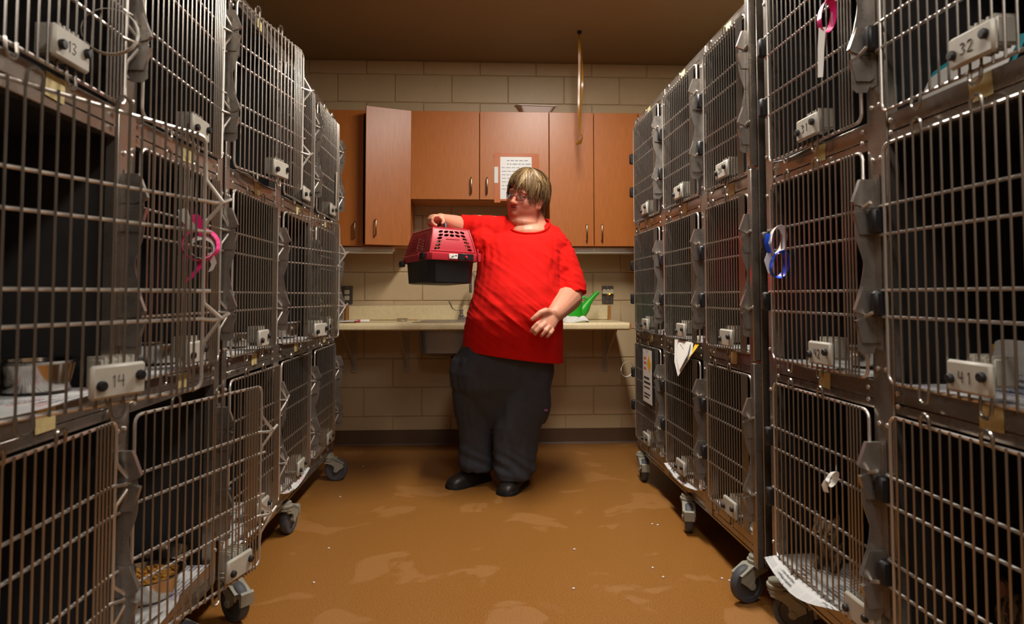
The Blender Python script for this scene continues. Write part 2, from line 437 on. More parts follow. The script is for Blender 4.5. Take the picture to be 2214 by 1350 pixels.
def make_door(root, x0, x1, zt, zb, ang, num=None, holder=True, hx=.0):
    wd = x1-x0; h = zt-zb; sc = wd/(.0292*18)
    key = (round(wd, 4), round(h, 4))
    d = put('door', cached(('f',)+key, lambda: frame_mesh(wd, h)), root, loc=(x0, -.014, zb), rot=(0, 0, -ang))
    vm = cached(('v', key[1]), lambda: MB().tube([(0, 0, -.004), (0, 0, h+.004)], .0026, 6).mesh('vertical_wire', M['wire']))
    for px in PZ: put('vertical_wire', vm, d, loc=(px*sc, -.0055, 0))
    zz = [f*h for f in FR]
    hs = cached(('h', key[0]), lambda: MB().tube([(-.030, .010, 0), (-.022, .001, 0), (-.008, 0, 0), (wd, 0, 0), (wd+.018, -.004, 0)], .0038, 7).mesh('horizontal_wire', M['bar']))
    hb = cached(('b', key[0]), lambda: MB().tube([(-.030, .010, 0), (-.022, .001, 0), (-.008, 0, 0), (wd-.01, 0, 0), (wd+.018, -.016, -.003), (wd+.034, -.022, 0), (wd+.060, -.020, .010)], [.0038]*4+[.0046]*3, 7).mesh('horizontal_wire', M['bar']))
    for k in range(4): put('horizontal_wire', hb if k in (0, 3) else hs, d, loc=(0, .001, zz[k]))
    def spr(za, zm, zb_):
        return MB().tube([(wd, 0, za), (wd+.002, -.001, zm+(za-zm)*.55), (wd+.028, -.020, zm+.004), (wd+.030, -.022, zm), (wd+.026, -.019, zm-.010), (wd+.003, -.002, zb_+.3*(zm-zb_)), (wd, 0, zb_)], .0044, 7).mesh('latch_spring', M['bar'])
    put('latch_spring', cached(('s1',)+key, lambda: spr(zz[3]+.085, zz[3], zz[2])), d)
    put('latch_spring', cached(('s2',)+key, lambda: spr(zz[1], zz[0], zz[0]-.075)), d)
    def loop():
        rr = .0146*sc
        pts = [(-rr, 0, -.004)]+[(rr*math.cos(PI-PI*k/8), -.002, .014+rr*math.sin(PI*k/8)) for k in range(9)]+[(rr, 0, -.004)]
        return MB().tube(pts, .0036, 6).mesh('wire_loop', M['wire'])
    lm = cached(('l', key[0]), loop)
    for px in (.0292*4.5, .0292*10.5):
        put('wire_loop', lm, d, loc=(px*sc, -.0055, h)); put('wire_loop', lm, d, loc=(px*sc, -.0055, 0), rot=(0, PI, 0))
    if holder:
        bx = .30*wd/.526+hx+.0
        put('dish_holder', cached('br', bracket_mesh), d, loc=(bx, -.006, .044))
        for s in (-1, 1): put('knob', cached('kn', knob_mesh), d, loc=(bx+s*.042, -.022, .044+s*.006))
        if num: digits(num, .022, d, (bx-.005, -.0225, .044))
    return d
def latch(root, x, zb, h):
    """perpendicular wavy catch plate standing out from the post, two strikes"""
    z4, z1 = FR[3]*h, FR[0]*h
    pr = [(0, z4+.02), (-.050, z4+.02)]
    for k in range(15):
        t = k/14; z = z4-.03+(z1+.03-(z4-.03))*t
        pr.append((-.034-.018*abs(math.cos(PI*t))**1.3 - .004*math.sin(2*PI*t), z))
    pr += [(-.052, z1-.05), (-.052, z1-.082), (-.040, z1-.092), (-.014, z1-.090), (-.008, z1-.075), (0, z1-.07)]
    mb = MB().prism(pr, 'x', -.001, .001)
    mb.box((.013, -.005, (z4+z1)/2), (.026, .0016, z4-z1+.16))
    o = mb.build('latch_plate', M['latch'], root, loc=(x, 0, zb))
    def strike():
        s = MB()
        s.prism([(-.002, .070), (-.040, .070), (-.060, .016), (-.054, .009), (-.030, .001), (-.002, .001)], 'x', -.0065, .0065)
        s.prism([(-.002, -.001), (-.030, -.001), (-.058, -.011), (-.044, -.064), (-.002, -.064)], 'x', -.0065, .0065)
        s.box((.010, -.007, .003), (.020, .002, .13))
        return s.mesh('strike', M['latch'])
    sm = cached('strike', strike)
    put('strike', sm, o, loc=(0, 0, z4)); put('strike', sm, o, loc=(0, 0, z1))
def caster(root, x, y, rz, brake=True):
    """twin-hooded swivel caster; z of its top plate = ZBASE"""
    c = MB(); hood = []
    c.lathe([(.030, ZBASE), (.030, .140), (.036, .138), (.036, .130), (.030, .128), (.033, .122), (.033, .116)], c=(0, 0, 0), seg=16)
    for s in (-1, 1):
        c.prism([(.020, .122), (-.040, .126), (-.085, .098), (-.088, .078), (-.064, .062), (-.052, .050), (-.046, .050), (-.038, .064), (-.034, .085), (-.016, .096), (.018, .104)], 'x', s*.024-.004, s*.024+.004)
    c.prism([(.022, .124), (-.042, .128), (-.090, .100), (-.085, .094), (-.038, .116), (.022, .112)], 'x', -.028, .028)
    o = c.build('caster', M['caster'], root, loc=(x, y, 0), rot=(0, 0, rz))
    Mx = Matrix.Rotation(PI/2, 3, 'Y')
    wv = cached('wheel', lambda: MB().lathe([(.0, -.012), (.040, -.012), (.044, -.016), (.058, -.016), (.0625, -.010), (.0625, .010), (.058, .016), (.044, .016), (.040, .012), (0, .012)], seg=28, M=Mx, cap=False).mesh('wheel', M['tyre']))
    put('wheel', wv, o, loc=(0, -.046, .0625))
    ax = cached('axle', lambda: MB().lathe([(0, -.031), (.012, -.030), (.012, .030), (0, .031)], seg=12, M=Mx, cap=False).mesh('axle', M['caster']))
    put('axle', ax, o, loc=(0, -.046, .0625))
    if brake:
        MB().prism([(-.088, .098), (-.112, .110), (-.118, .104), (-.116, .066), (-.108, .062), (-.104, .090), (-.090, .084)], 'x', -.022, .022).build('brake_pedal', M['caster'], o)
    return o
def cage_unit(label, loc, rz, cols, xmin, xmax, angs, nums, casters, noholder=(), guard=None, hold={}):
    root = thing('cage_bank', label, 'cage', loc, rz)
    D = .70
    # lining: each wall of the cells is a panel
    for sx in (xmin+.002, xmax-.002): MB().box((sx, D/2, (ZTOP+ZBASE)/2), (.004, D, ZTOP-ZBASE)).build('side_panel', M['steel'], root, smooth=False)
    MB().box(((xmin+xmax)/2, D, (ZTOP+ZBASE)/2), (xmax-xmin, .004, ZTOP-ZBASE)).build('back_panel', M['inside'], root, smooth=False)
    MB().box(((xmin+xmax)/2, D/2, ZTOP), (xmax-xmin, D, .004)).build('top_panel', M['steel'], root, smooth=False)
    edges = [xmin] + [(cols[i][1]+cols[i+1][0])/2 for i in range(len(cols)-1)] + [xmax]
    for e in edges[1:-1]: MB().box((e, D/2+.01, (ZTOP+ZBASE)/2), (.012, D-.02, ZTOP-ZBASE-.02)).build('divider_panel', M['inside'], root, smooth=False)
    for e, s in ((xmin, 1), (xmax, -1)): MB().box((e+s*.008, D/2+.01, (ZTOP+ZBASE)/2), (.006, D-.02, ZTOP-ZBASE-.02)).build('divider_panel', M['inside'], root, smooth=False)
    for (zt, zb) in ZT:
        for i in range(len(cols)):
            a, b = edges[i]+.006, edges[i+1]-.006
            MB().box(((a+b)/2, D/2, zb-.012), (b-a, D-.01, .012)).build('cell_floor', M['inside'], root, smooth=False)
    for zt in (ZT[0][0], ZT[1][0], ZT[2][0]):
        for i in range(len(cols)):
            a, b = edges[i]+.006, edges[i+1]-.006
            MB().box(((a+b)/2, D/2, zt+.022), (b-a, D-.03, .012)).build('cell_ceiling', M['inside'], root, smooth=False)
    # posts (flat sheet strips) and rails
    rv = MB()
    pw = [(xmin, cols[0][0]-.003)]+[(cols[i][1]+.003, cols[i+1][0]-.003) for i in range(len(cols)-1)]+[(cols[-1][1]+.003, xmax)]
    for a, b in pw:
        q = MB().box(((a+b)/2, .012, (ZTOP+ZBASE)/2), (b-a, .030, ZTOP-ZBASE), bev=.002)
        q.build('post', M['steel'], root)
    rails = [(ZTOP, ZT[0][0]), (ZT[0][1], ZT[1][0]), (ZT[1][1], ZT[2][0]), (ZT[2][1], ZBASE)]
    def riv(x, z):
        rv.lathe([(.006, 0), (.0055, .003), (.003, .0045), (0, .005)], c=(x, -.0035, z), seg=8, M=Matrix.Rotation(PI/2, 3, 'X'), cap=False)
    for ri, (za, zb) in enumerate(rails):
        za -= .004*(ri > 0); zb += .004*(ri < 3)
        for (x0, x1) in cols:
            q = MB()
            zs = zb+(za-zb)*.36
            q.box(((x0+x1)/2, .014, (za+zs)/2+.0006), (x1-x0+.006, .026, za-zs-.0012), bev=.0015)
            q.box(((x0+x1)/2, .0155, (zs+zb)/2), (x1-x0+.006, .026, zs-zb-.0012), bev=.0015)
            q.build('rail', M['steel'], root)
            if ri in (1, 2):
                for xx in (x0+.016, x1-.016):
                    for f in (.30, .72): riv(xx, zb+(za-zb)*f)
                px = (x0+x1)/2+.03
                st = MB().box((0, 0, 0), (.060, .0012, .046)).build('number_sticker', M['tape'], root, loc=(px, -.0002, (za+zb)/2+.008), rot=(0, random.uniform(-.06, .06), 0))
            if ri == 0:
                MB().box((0, 0, 0), (.055, .0012, .034)).build('number_sticker', M['tape'], root, loc=((x0+x1)/2+.03, -.0002, (za+zb)/2), rot=(0, random.uniform(-.1, .1), 0))
        for a, b in pw:
            m_ = (a+b)/2; dx = min(.016, (b-a)*.3)
            for s in (-1, 1):
                if ri > 0: riv(m_+s*dx, za+.030)
                if ri < 3: riv(m_+s*dx, zb-.030)
    rv.build('rivets', M['bar'], root, kind='stuff')
    MB().box(((xmin+xmax)/2, .03, ZBASE-.004), (xmax-xmin, .06, .008)).box(((xmin+xmax)/2, D-.03, ZBASE-.004), (xmax-xmin, .06, .008)).build('base_channel', M['steel'], root, smooth=False)
    doors = {}
    for ci, (x0, x1) in enumerate(cols):
        for ti, (zt, zb) in enumerate(ZT):
            doors[ci, ti] = make_door(root, x0, x1, zt, zb, math.radians(angs.get((ci, ti), 0)), nums.get((ci, ti)), (ci, ti) not in noholder, hold.get((ci, ti), random.uniform(-.02, .02)))
            latch(root, x1+.026, zb, zt-zb)
            h = zt-zb
            hm = cached(('hinge', round(h, 4)), lambda: MB().box((0, 0, 0), (.026, .030, (FR[3]-FR[2])*h-.008), bev=.006).mesh('hinge_block', M['rubber']))
            for za in ((FR[3]+FR[2])/2, (FR[0]+FR[1])/2): put('hinge_block', hm, root, loc=(x0-.026, -.019, zb+za*h))
    for (cx, cy, cr) in casters: caster(root, cx, cy, cr, abs(cr) > .4)
    if guard is not None:
        for (a, b) in ((ZT[0][1]+.01, ZTOP), (ZT[1][1]-.02, ZT[0][1]+.002), (ZBASE-.02, ZT[1][1]-.028)):
            MB().box((guard, -.016, (a+b)/2), (.030, .026, b-a), bev=.003).build('corner_guard', M['steel'], root)
    return root, doors
XR, rR, YR = .9342, .0115, 4.0031
XL, rL, YL, W6, gL = -.854, .0131, 4.0821, .61, .027
def Rpos(u, inn=0.0, z=0.0): return Vector((XR+u*math.sin(rR)+inn*math.cos(rR), YR-u*math.cos(rR)+inn*math.sin(rR), z))
def Lpos(u, inn=0.0, z=0.0): return Vector((XL+u*math.sin(rL)-inn*math.cos(rL), YL-u*math.cos(rL)-inn*math.sin(rL), z))
RZR, RZL = -PI/2+rR, PI/2+rL
Rfar = [(0, .5395), (.624, 1.144), (1.2284, 1.672)]
Rnear = [(0, .5253), (.61, 1.1353)]
Lcol3 = [(.042, .568), (.652, 1.178), (1.262, 1.788)]
Lcol2 = [(.042, .568), (.652, 1.178)]
uN = 1.8457
bRf, dRf = cage_unit('steel cat cage bank three columns wide on the right, behind the seam', Rpos(0), RZR, Rfar, -.03, 1.735, {}, {(2, 0): '30'},
    [(.10, -.005, 1.5), (.93, -.005, 1.3), (1.655, .005, .3)], guard=1.714)
bRn, dRn = cage_unit('steel cat cage bank nearest the camera on the right, tabby cat in its bottom cell', Rpos(uN), RZR, Rnear, -.055, 1.20,
    {}, {(0, 0): '31', (1, 0): '32', (0, 1): '42', (1, 1): '41'}, hold={(0, 2): .19, (0, 1): .03, (1, 1): -.02}, casters=[(.01, -.015, 2.5), (1.1, .06, 0)])
bLf, dLf = cage_unit('steel cat cage bank three columns wide on the left, next to the counter', Lpos(3*W6), RZL, Lcol3, 0, 1.83,
    {(0, 0): 10.5, (0, 2): 2, (1, 1): 15, (1, 0): .5, (2, 0): 1}, {}, [(.06, -.01, -.7), (.80, .005, 1.4), (1.70, .002, .06)], noholder=())
bLn, dLn = cage_unit('steel cat cage bank nearest the camera on the left, with two doors ajar', Lpos(5*W6+gL), RZL, Lcol2, 0, 1.22,
    {(0, 1): 22, (1, 2): 15.5}, {(0, 0): '13', (0, 1): '14'}, hold={(1, 2): .10, (0, 1): .0}, casters=[(1.0, .06, .2), (.1, .05, 0)])

# ------------------------------------------------------------------ wall cabinets
CY = 4.52                                    # front face of the doors
def pull_mesh():
    return MB().tube([(0, 0, -.050), (0, -.022, -.050), (0, -.028, -.042), (0, -.028, .042), (0, -.022, .050), (0, 0, .050)], .0052, 8).mesh('pull_handle', M['pull'])
def cab_door(root, x0, x1, z0, z1, hx, hz, hinge=None, ang=0):
    wd = x1-x0
    if hinge == 'right':
        d = MB().box((-wd/2, -.0095, 0), (wd, .019, z1-z0), bev=.0015).build('door', M['wood'], root, loc=(x1, CY+.019, (z0+z1)/2), rot=(0, 0, ang))
        put('pull_handle', cached('pull', pull_mesh), d, loc=(hx-x1, -.019, hz-(z0+z1)/2))
    else:
        d = MB().box((0, .0095, 0), (wd, .019, z1-z0), bev=.0015).build('door', M['wood'], root, loc=((x0+x1)/2, CY, (z0+z1)/2))
        put('pull_handle', cached('pull', pull_mesh), d, loc=(hx-(x0+x1)/2, 0, hz-(z0+z1)/2))
    return d
def cabinet(label, x0, x1, z0, z1):
    t = thing('wall_cabinet', label, 'cabinet', ((x0+x1)/2, YW, z0))
    t.location = (0, 0, 0)
    yb = YW-.006; yf = CY+.021; th = .018
    for x in (x0+th/2+.001, x1-th/2-.001): MB().box((x, (yb+yf)/2, (z0+z1)/2), (th, yb-yf, z1-z0), bev=.001).build('side_panel', M['wood'], t)
    for n, z in (('bottom_panel', z0+th/2), ('top_panel', z1-th/2)): MB().box(((x0+x1)/2, (yb+yf)/2, z), (x1-x0-2*th-.004, yb-yf-.001, th)).build(n, M['wood'], t, smooth=False)
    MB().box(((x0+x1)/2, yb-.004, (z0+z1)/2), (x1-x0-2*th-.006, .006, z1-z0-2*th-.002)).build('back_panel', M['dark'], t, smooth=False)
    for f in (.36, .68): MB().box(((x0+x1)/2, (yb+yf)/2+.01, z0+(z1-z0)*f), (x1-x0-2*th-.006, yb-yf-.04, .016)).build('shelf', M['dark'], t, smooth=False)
    return t
Z0, Z1, ZM = 1.372, 2.279, 1.682
c1 = cabinet('tall orange wood wall cabinet on the left with one door standing open', -1.073, -.459, Z0, Z1)
cab_door(c1, -1.072, -.768, Z0+.002, Z1-.002, -.818, 1.48)
cab_door(c1, -.763, -.461, Z0+.002, Z1-.002, -.700, 1.485, 'right', math.radians(22))
c2 = cabinet('short orange wood wall cabinet in the middle with a paper notice taped on its door', -.457, .464, ZM, Z1)
cab_door(c2, -.455, -.002, ZM+.002, Z1-.002, -.055, 1.776)
cab_door(c2, .002, .463, ZM+.002, Z1-.002, .050, 1.776)
c3 = cabinet('tall orange wood wall cabinet to the right of the person, both doors shut', .466, 1.069, Z0, Z1)
cab_door(c3, .468, .765, Z0+.002, Z1-.002, .715, 1.465)
cab_door(c3, .769, 1.067, Z0+.002, Z1-.002, .817, 1.465)
c4 = cabinet('orange wood wall cabinet mostly hidden behind the right-hand cages', 1.071, 1.50, Z0, Z1)
cab_door(c4, 1.073, 1.498, Z0+.002, Z1-.002, 1.44, 1.465)
# side stile of the short opening seen under the middle cabinet
for (xa, xb, lb) in ((-1.02, -.575, 'off under-cabinet light strip below the left tall cabinet'), (.52, 1.06, 'off under-cabinet light strip below the right tall cabinet')):
    t = thing('under_cabinet_light', lb, 'light', ((xa+xb)/2, 4.62, Z0))
    MB().box((0, 0, -.014), (xb-xa, .12, .026), bev=.004).build('housing', M['lampw'], t)
    MB().box((0, 0, -.034), (xb-xa-.02, .10, .014), bev=.005).build('lens', M['foam'], t)
# paper notice with its tape
nt_ = thing('paper_notice', 'white printed paper notice taped to the middle cabinet door behind the head', 'notice', (.243, CY-.0015, 1.832))
MB().box((0, 0, 0), (.222, .001, .298)).build('sheet', mat('glossy_white_paper', (225, 225, 222), .22), nt_, smooth=False)
lines = MB(); rr = random.Random(3)
for i in range(9):
    z = .115-.024*i; x = -.095 if i > 1 else -.06
    while x < .085:
        l = rr.uniform(.010, .034); lines.box((x+l/2, -.0009, z), (l, .0006, .005 if i < 2 else .0035)); x += l+.008
lines.build('printed_lines', mat('faint_print', (120, 122, 140), .5), nt_, smooth=False)
mt = mat('brown_packing_tape', (186, 100, 46), .2, spec=.3)
for c, d in (((-.125, -.0005, .0), (.040, .0012, .335)), ((.130, -.0005, .06), (.050, .0012, .20)), ((0, -.0008, .152), (.30, .0012, .024)), ((0, -.0008, -.150), (.25, .0012, .012))):
    MB().box(c, d).build('tape_strip', mt, nt_, smooth=False)
MB().box((-.132, -.0018, .018), (.026, .0012, .108)).build('white_label', M['white'], nt_, smooth=False)

# ------------------------------------------------------------------ foam tray on the cabinets, fly ribbon
def tray():
    mb = MB()
    def ring(hx, hy, z, r=.03):
        p = []
        for cx, cy, a0 in ((hx-r, hy-r, 0), (-hx+r, hy-r, 90), (-hx+r, -hy+r, 180), (hx-r, -hy+r, 270)):
            for k in range(4): a = math.radians(a0+30*k); p.append((cx+r*math.cos(a), cy+r*math.sin(a), z))
        return p
    mb.loft([ring(.098, .06, .002), ring(.10, .062, .0), ring(.132, .092, .048), ring(.140, .10, .050), ring(.140, .10, .054), ring(.128, .088, .052), ring(.098, .060, .008)])
    return mb
o = tray().build('foam_tray', M['foam']); o.location = (.382, 4.63, Z1+.001); o.rotation_euler = (.2, 0, .08); o.location.z += .014
tag(o, 'empty white foam tray lying on top of the middle wall cabinet', 'tray')
fr = thing('fly_ribbon', 'long amber sticky fly ribbon hanging from the ceiling', 'fly ribbon', (.637, 4.264, CEIL))
MB().lathe([(.0, 0), (.014, -.001), (.014, -.014), (.010, -.020), (0, -.021)], seg=14, cap=False).build('pin', M['rubber'], fr)
rb = MB()
for s in (-1, 1):
    pts = []; 
    for k in range(26):
        t = k/25; z = -.022-.655*t
        pts.append((s*(.002+.009*math.sin(PI*min(1, t*1.02))**.8)+.006*math.sin(5*t)+.004*t, .004*s, z))
    rings = []
    for k, p in enumerate(pts):
        t = k/25; a = s*(1.1-2.2*t)+.5*math.sin(7*t); wv = .0088*(1-.5*t)
        u = Vector((math.cos(a), math.sin(a), 0))*wv; n_ = Vector((-math.sin(a), math.cos(a), 0))*.0006
        P = Vector(p); rings.append([P-u-n_, P+u-n_, P+u+n_, P-u+n_])
    rb.loft(rings)
rb.loft([[(.008, 0, -.665), (.014, .004, -.665), (.014, .006, -.668), (.008, .002, -.668)], [(.012, -.006, -.69), (.020, .010, -.69), (.018, .012, -.692), (.010, -.004, -.692)], [(-.012, -.006, -.715), (.010, .008, -.722), (.010, .010, -.724), (-.012, -.004, -.718)], [(-.028, -.004, -.728), (-.018, .002, -.733), (-.018, .004, -.735), (-.028, -.002, -.731)]])
rb.build('ribbon', M['amber'], fr)

# ------------------------------------------------------------------ counter, sink, taps
CT = .872; CF = 4.27
ct = thing('counter', 'long beige laminate counter on white wall brackets below the cabinets', 'counter', (0, YW, 0))
ct.location = (0, 0, 0)
yb = YW-.006
pr = [(yb, CT), (CF+.03, CT), (CF+.012, CT+.003), (CF+.002, CT-.004), (CF-.002, CT-.016), (CF, CT-.036), (CF+.010, CT-.044), (CF+.04, CT-.046), (CF+.04, CT-.034), (yb, CT-.034)]
wt = MB().prism(pr, 'x', -.945, -.40).prism(pr, 'x', .12, .945)
wt.prism([(4.345, CT)]+pr[1:9]+[(4.345, CT-.034)], 'x', -.40, .12).prism([(yb, CT), (4.715, CT), (4.715, CT-.034), (yb, CT-.034)], 'x', -.40, .12)
wt.build('worktop', M['lam'], ct)
for s in (-1, 1): MB().prism([(yb, CT-.002), (CF+.03, CT-.002), (CF+.004, CT-.008), (CF+.004, CT-.040), (CF+.04, CT-.044), (yb, CT-.033)], 'x', s*.9455-.001, s*.9455+.012*s if s > 0 else s*.9455-.012).build('raw_end', M['wood_edge'], ct)
MB().box((0, yb-.010, CT+.053), (1.835, .019, .104), bev=.005).build('backsplash', M['lam'], ct)
for s in (-1, 1): MB().box((s*.928, yb-.009, CT+.052), (.020, .017, .102)).build('backsplash_end', M['wood_edge'], ct, smooth=False)
for bx in (-.878, -.515, .895):
    br = MB().box((bx, yb-.004, .675), (.036, .006, .34), bev=.002).box((bx, yb-.25, CT-.038), (.036, .48, .006), bev=.002).build('wall_bracket', M['greyf'], ct)
    s = -1 if bx < 0 else 1
    MB().tube([(bx, yb-.010, .545), (bx+s*.0, yb-.10, .63), (bx+s*.0, yb-.44, CT-.045)], .0075, 6, flat=.35).build('brace', M['greyf'], br)
    sc_ = MB()
    for z in (.80, .74, .53): sc_.lathe([(.006, 0), (.006, .003), (0, .005)], c=(bx, yb-.007, z), seg=8, M=Matrix.Rotation(PI/2, 3, 'X'), cap=False)
    sc_.build('screws', M['pull'], br, kind='stuff')
sk = thing('sink', 'stainless drop-in sink in the beige counter, partly hidden by the person', 'sink', (-.14, 4.53, CT))
def rrect(hx, hy, z, r, n=4):
    p = []
    for cx, cy, a0 in ((hx-r, hy-r, 0), (-hx+r, hy-r, 90), (-hx+r, -hy+r, 180), (hx-r, -hy+r, 270)):
        for k in range(n): a = math.radians(a0+90/(n-1)*k); p.append((cx+r*math.cos(a), cy+r*math.sin(a), z))
    return p
MB().loft([rrect(.285, .235, .001, .04), rrect(.285, .235, .006, .04), rrect(.272, .222, .010, .04), rrect(.25, .19, .007, .05)], caps=False).build('rim', M['chrome'], sk)
MB().loft([rrect(.25, .19, .007, .05), rrect(.24, .18, -.03, .05), rrect(.23, .17, -.19, .05), rrect(.19, .13, -.212, .05), rrect(.19, .13, -.216, .05), rrect(.238, .178, -.192, .05), rrect(.246, .186, -.03, .05)]).build('basin', mat('basin_steel', (150, 146, 146), .38, metal=.85), sk)
MB().lathe([(.05, -.217), (.05, -.235), (.022, -.238), (.022, -.30)], seg=16).build('drain', M['rubber'], sk)
fc = thing('faucet', 'chrome gooseneck faucet with wrist-blade handles on the sink', 'faucet', (-.03, 4.715, CT+.0112))
MB().box((0, 0, .009), (.24, .045, .018), bev=.006).build('base_plate', M['chrome'], fc)
gp = [(0, 0, .01), (0, 0, .26)]+[(-.0-.03*(1-math.cos(PI*k/8))*.5*1.0, -.06+.06*math.cos(PI*k/8), .26+.055*math.sin(PI*k/8)) for k in range(1, 9)]+[(-.03, -.12, .18)]
MB().tube(gp, .0105, 10).build('spout', M['chrome'], fc)
for s in (-1, 1):
    h = MB().lathe([(.022, .018), (.021, .030), (.014, .036), (.013, .052), (.017, .055), (.016, .066), (0, .068)], c=(s*.095, 0, 0), seg=14, cap=False).build('tap_body', M['chrome'], fc)
    MB().tube([(s*.095, 0, .060), (s*.135, -.02, .062), (s*.155, -.03, .075), (s*.180, -.04, .125)], [.006, .007, .010, .013], 8, flat=.4, up=(0, 0, 1)).build('wrist_blade', M['chrome'], h)
# things on the counter
o = MB().lathe([(.030, 0), (.034, .002), (.036, .010), (.040, .014), (.040, .018), (.034, .017), (.028, .008), (0, .006)], seg=20).build('sink_strainer', M['bowl']); o.location = (-.52, 4.66, CT+.0005)
tag(o, 'small steel sink strainer lying on the counter left of the sink', 'strainer')
mk = thing('marker', 'white marker pen with a red cap lying on the counter', 'marker', (-.80, 4.47, CT+.0095), .35)
Mx = Matrix.Rotation(PI/2, 3, 'Y')
MB().lathe([(0, 0), (.0075, .001), (.0085, .006), (.0085, .060), (.006, .062), (0, .063)], c=(.028, 0, 0), seg=12, M=Mx, cap=False).build('barrel', M['foam'], mk)
MB().lathe([(0, -.003), (.0085, -.001), (.0092, .002), (.0092, .034), (0, .0345)], c=(-.006, 0, 0), seg=12, M=Mx, cap=False).build('cap', M['kitred'], mk)
def sheet(hx, hy, fn, n=10, th=.0008):
    rows = []
    mb = MB()
    for lay in (0, 1):
        for j in range(n+1):
            for i in range(n+1):
                x = -hx+2*hx*i/n; y = -hy+2*hy*j/n; p = fn(x, y); mb.v.append((p[0], p[1], p[2]+(th if lay else 0)))
    N = (n+1)*(n+1)
    for j in range(n):
        for i in range(n):
            a = j*(n+1)+i
            mb.f.append((a, a+n+1, a+n+2, a+1)); mb.m.append(0)
            mb.f.append((N+a, N+a+1, N+a+n+2, N+a+n+1)); mb.m.append(0)
    for i in range(n):
        for a, b in ((i, i+1), (n*(n+1)+i+1, n*(n+1)+i)): mb.f.append((a, b, N+b, N+a)); mb.m.append(0)
        a, b = i*(n+1), (i+1)*(n+1)
        mb.f.append((b, a, N+a, N+b)); mb.m.append(0); a, b = a+n, b+n; mb.f.append((a, b, N+b, N+a)); mb.m.append(0)
    return mb
o = sheet(.075, .10, lambda x, y: (x, y, .009+.006*math.sin(14*x)+.012*max(0, (x+.02))*(x > -.02))).build('paper_slip', M['white']); o.location = (-.86, 4.42, CT+.001); o.rotation_euler = (0, 0, .25)
tag(o, 'white paper slip lying on the left end of the counter', 'paper')
def cloth(x, y):
    z = .022+.022*math.sin(22*x+3)*math.sin(31*y+1)+.024*mnoise.noise(Vector((x*14, y*18, 3)))+.010*math.exp(-((x-.05)/.03)**2)
    e = max(abs(x)/.085, abs(y)/.065)
    return (x*(1+.12*math.sin(40*y)), y*(1+.15*math.sin(30*x)), max(.0015, z*(1-max(0, e-.7)*2.6)))
o = sheet(.085, .065, cloth, 22, .0022).build('cleaning_cloth', M['white']); o.location = (.615, 4.36, CT+.0008)
tag(o, 'crumpled white cloth on the counter in front of the green watering can', 'cloth')
wc = thing('watering_can', 'bright green plastic watering can on the counter behind the arm', 'watering can', (.635, 4.66, CT+.0005))
MB().lathe([(0, .0), (.078, .0), (.080, .006), (.074, .10), (.066, .165), (.050, .178), (.046, .176), (.060, .160), (.068, .10), (.072, .010), (0, .008)], seg=28, cap=False).build('can_body', M['green'], wc)
MB().tube([(.050, 0, .050), (.085, 0, .085), (.112, 0, .125), (.140, 0, .158), (.180, 0, .198)], [.048, .038, .024, .016, .0135], 14).build('spout', M['green'], wc)
MB().tube([(.055, 0, .150), (.08, 0, .162), (.115, 0, .148), (.15, 0, .160)], [.010, .010, .009, .008], 8).build('spout_brace', M['green'], wc)
MB().tube([(-.060, 0, .165), (-.10, 0, .18), (-.13, 0, .14), (-.115, 0, .07), (-.072, 0, .04)], .010, 8).build('handle', M['green'], wc)
# outlets
def outlet(name, label, x, z, taps):
    t = thing(name, label, 'outlet', (x, YW-.005, z))
    MB().box((0, -.004, 0), (.082, .007, .126), bev=.003).build('wall_plate', M['plate'], t)
    r = MB(); 
    for s in (-1, 1):
        rc = MB().box((0, -.008, s*.021), (.034, .006, .030), bev=.004).build('receptacle', M['ivory'] if not taps else M['plate'], t)
        h = MB()
        for a in (-.007, .007): h.box((a, -.0113, s*.021+.004), (.0022, .001, .009))
        h.lathe([(.0026, 0), (.0026, .001), (0, .0012)], c=(0, -.0110, s*.021-.008), seg=8, M=Matrix.Rotation(PI/2, 3, 'X'), cap=False)
        h.build('slots', M['rubber'], rc, smooth=False)
    if not taps: pass
    for z_ in ((0, .052, -.052) if not taps else (.054, -.054)): r.lathe([(.004, 0), (.0035, .0015), (0, .002)], c=(0, -.0075, z_), seg=8, M=Matrix.Rotation(PI/2, 3, 'X'), cap=False)
    r.build('screws', M['chrome'], t, kind='stuff')
    if taps:
        a = MB().box((.0, -.020, .018), (.080, .024, .024), bev=.003).prism([(-.038, .026), (-.032, .040), (-.020, .040), (-.012, .028), (-.006, .040), (.006, .040), (.012, .028), (.020, .040), (.032, .040), (.038, .026)], 'y', -.032, -.010).build('outlet_tap', M['ivory'], t)
        h = MB()
        for q in (-.026, 0, .026):
            for e in (-.005, .005): h.box((q+e, -.0325, .024), (.002, .002, .008))
        h.build('tap_slots', M['rubber'], a, smooth=False)
        MB().lathe([(.0035, 0), (.0035, .003), (0, .005)], c=(.010, -.032, .004), seg=10, M=Matrix.Rotation(PI/2, 3, 'X'), cap=False).build('indicator_lamp', M['led'], a)
outlet('wall_outlet', 'metal wall outlet on the block wall left of the sink', -.932, 1.05, False)
outlet('wall_outlet', 'metal wall outlet with ivory three-way tap and amber light on the right', .918, 1.05, True)

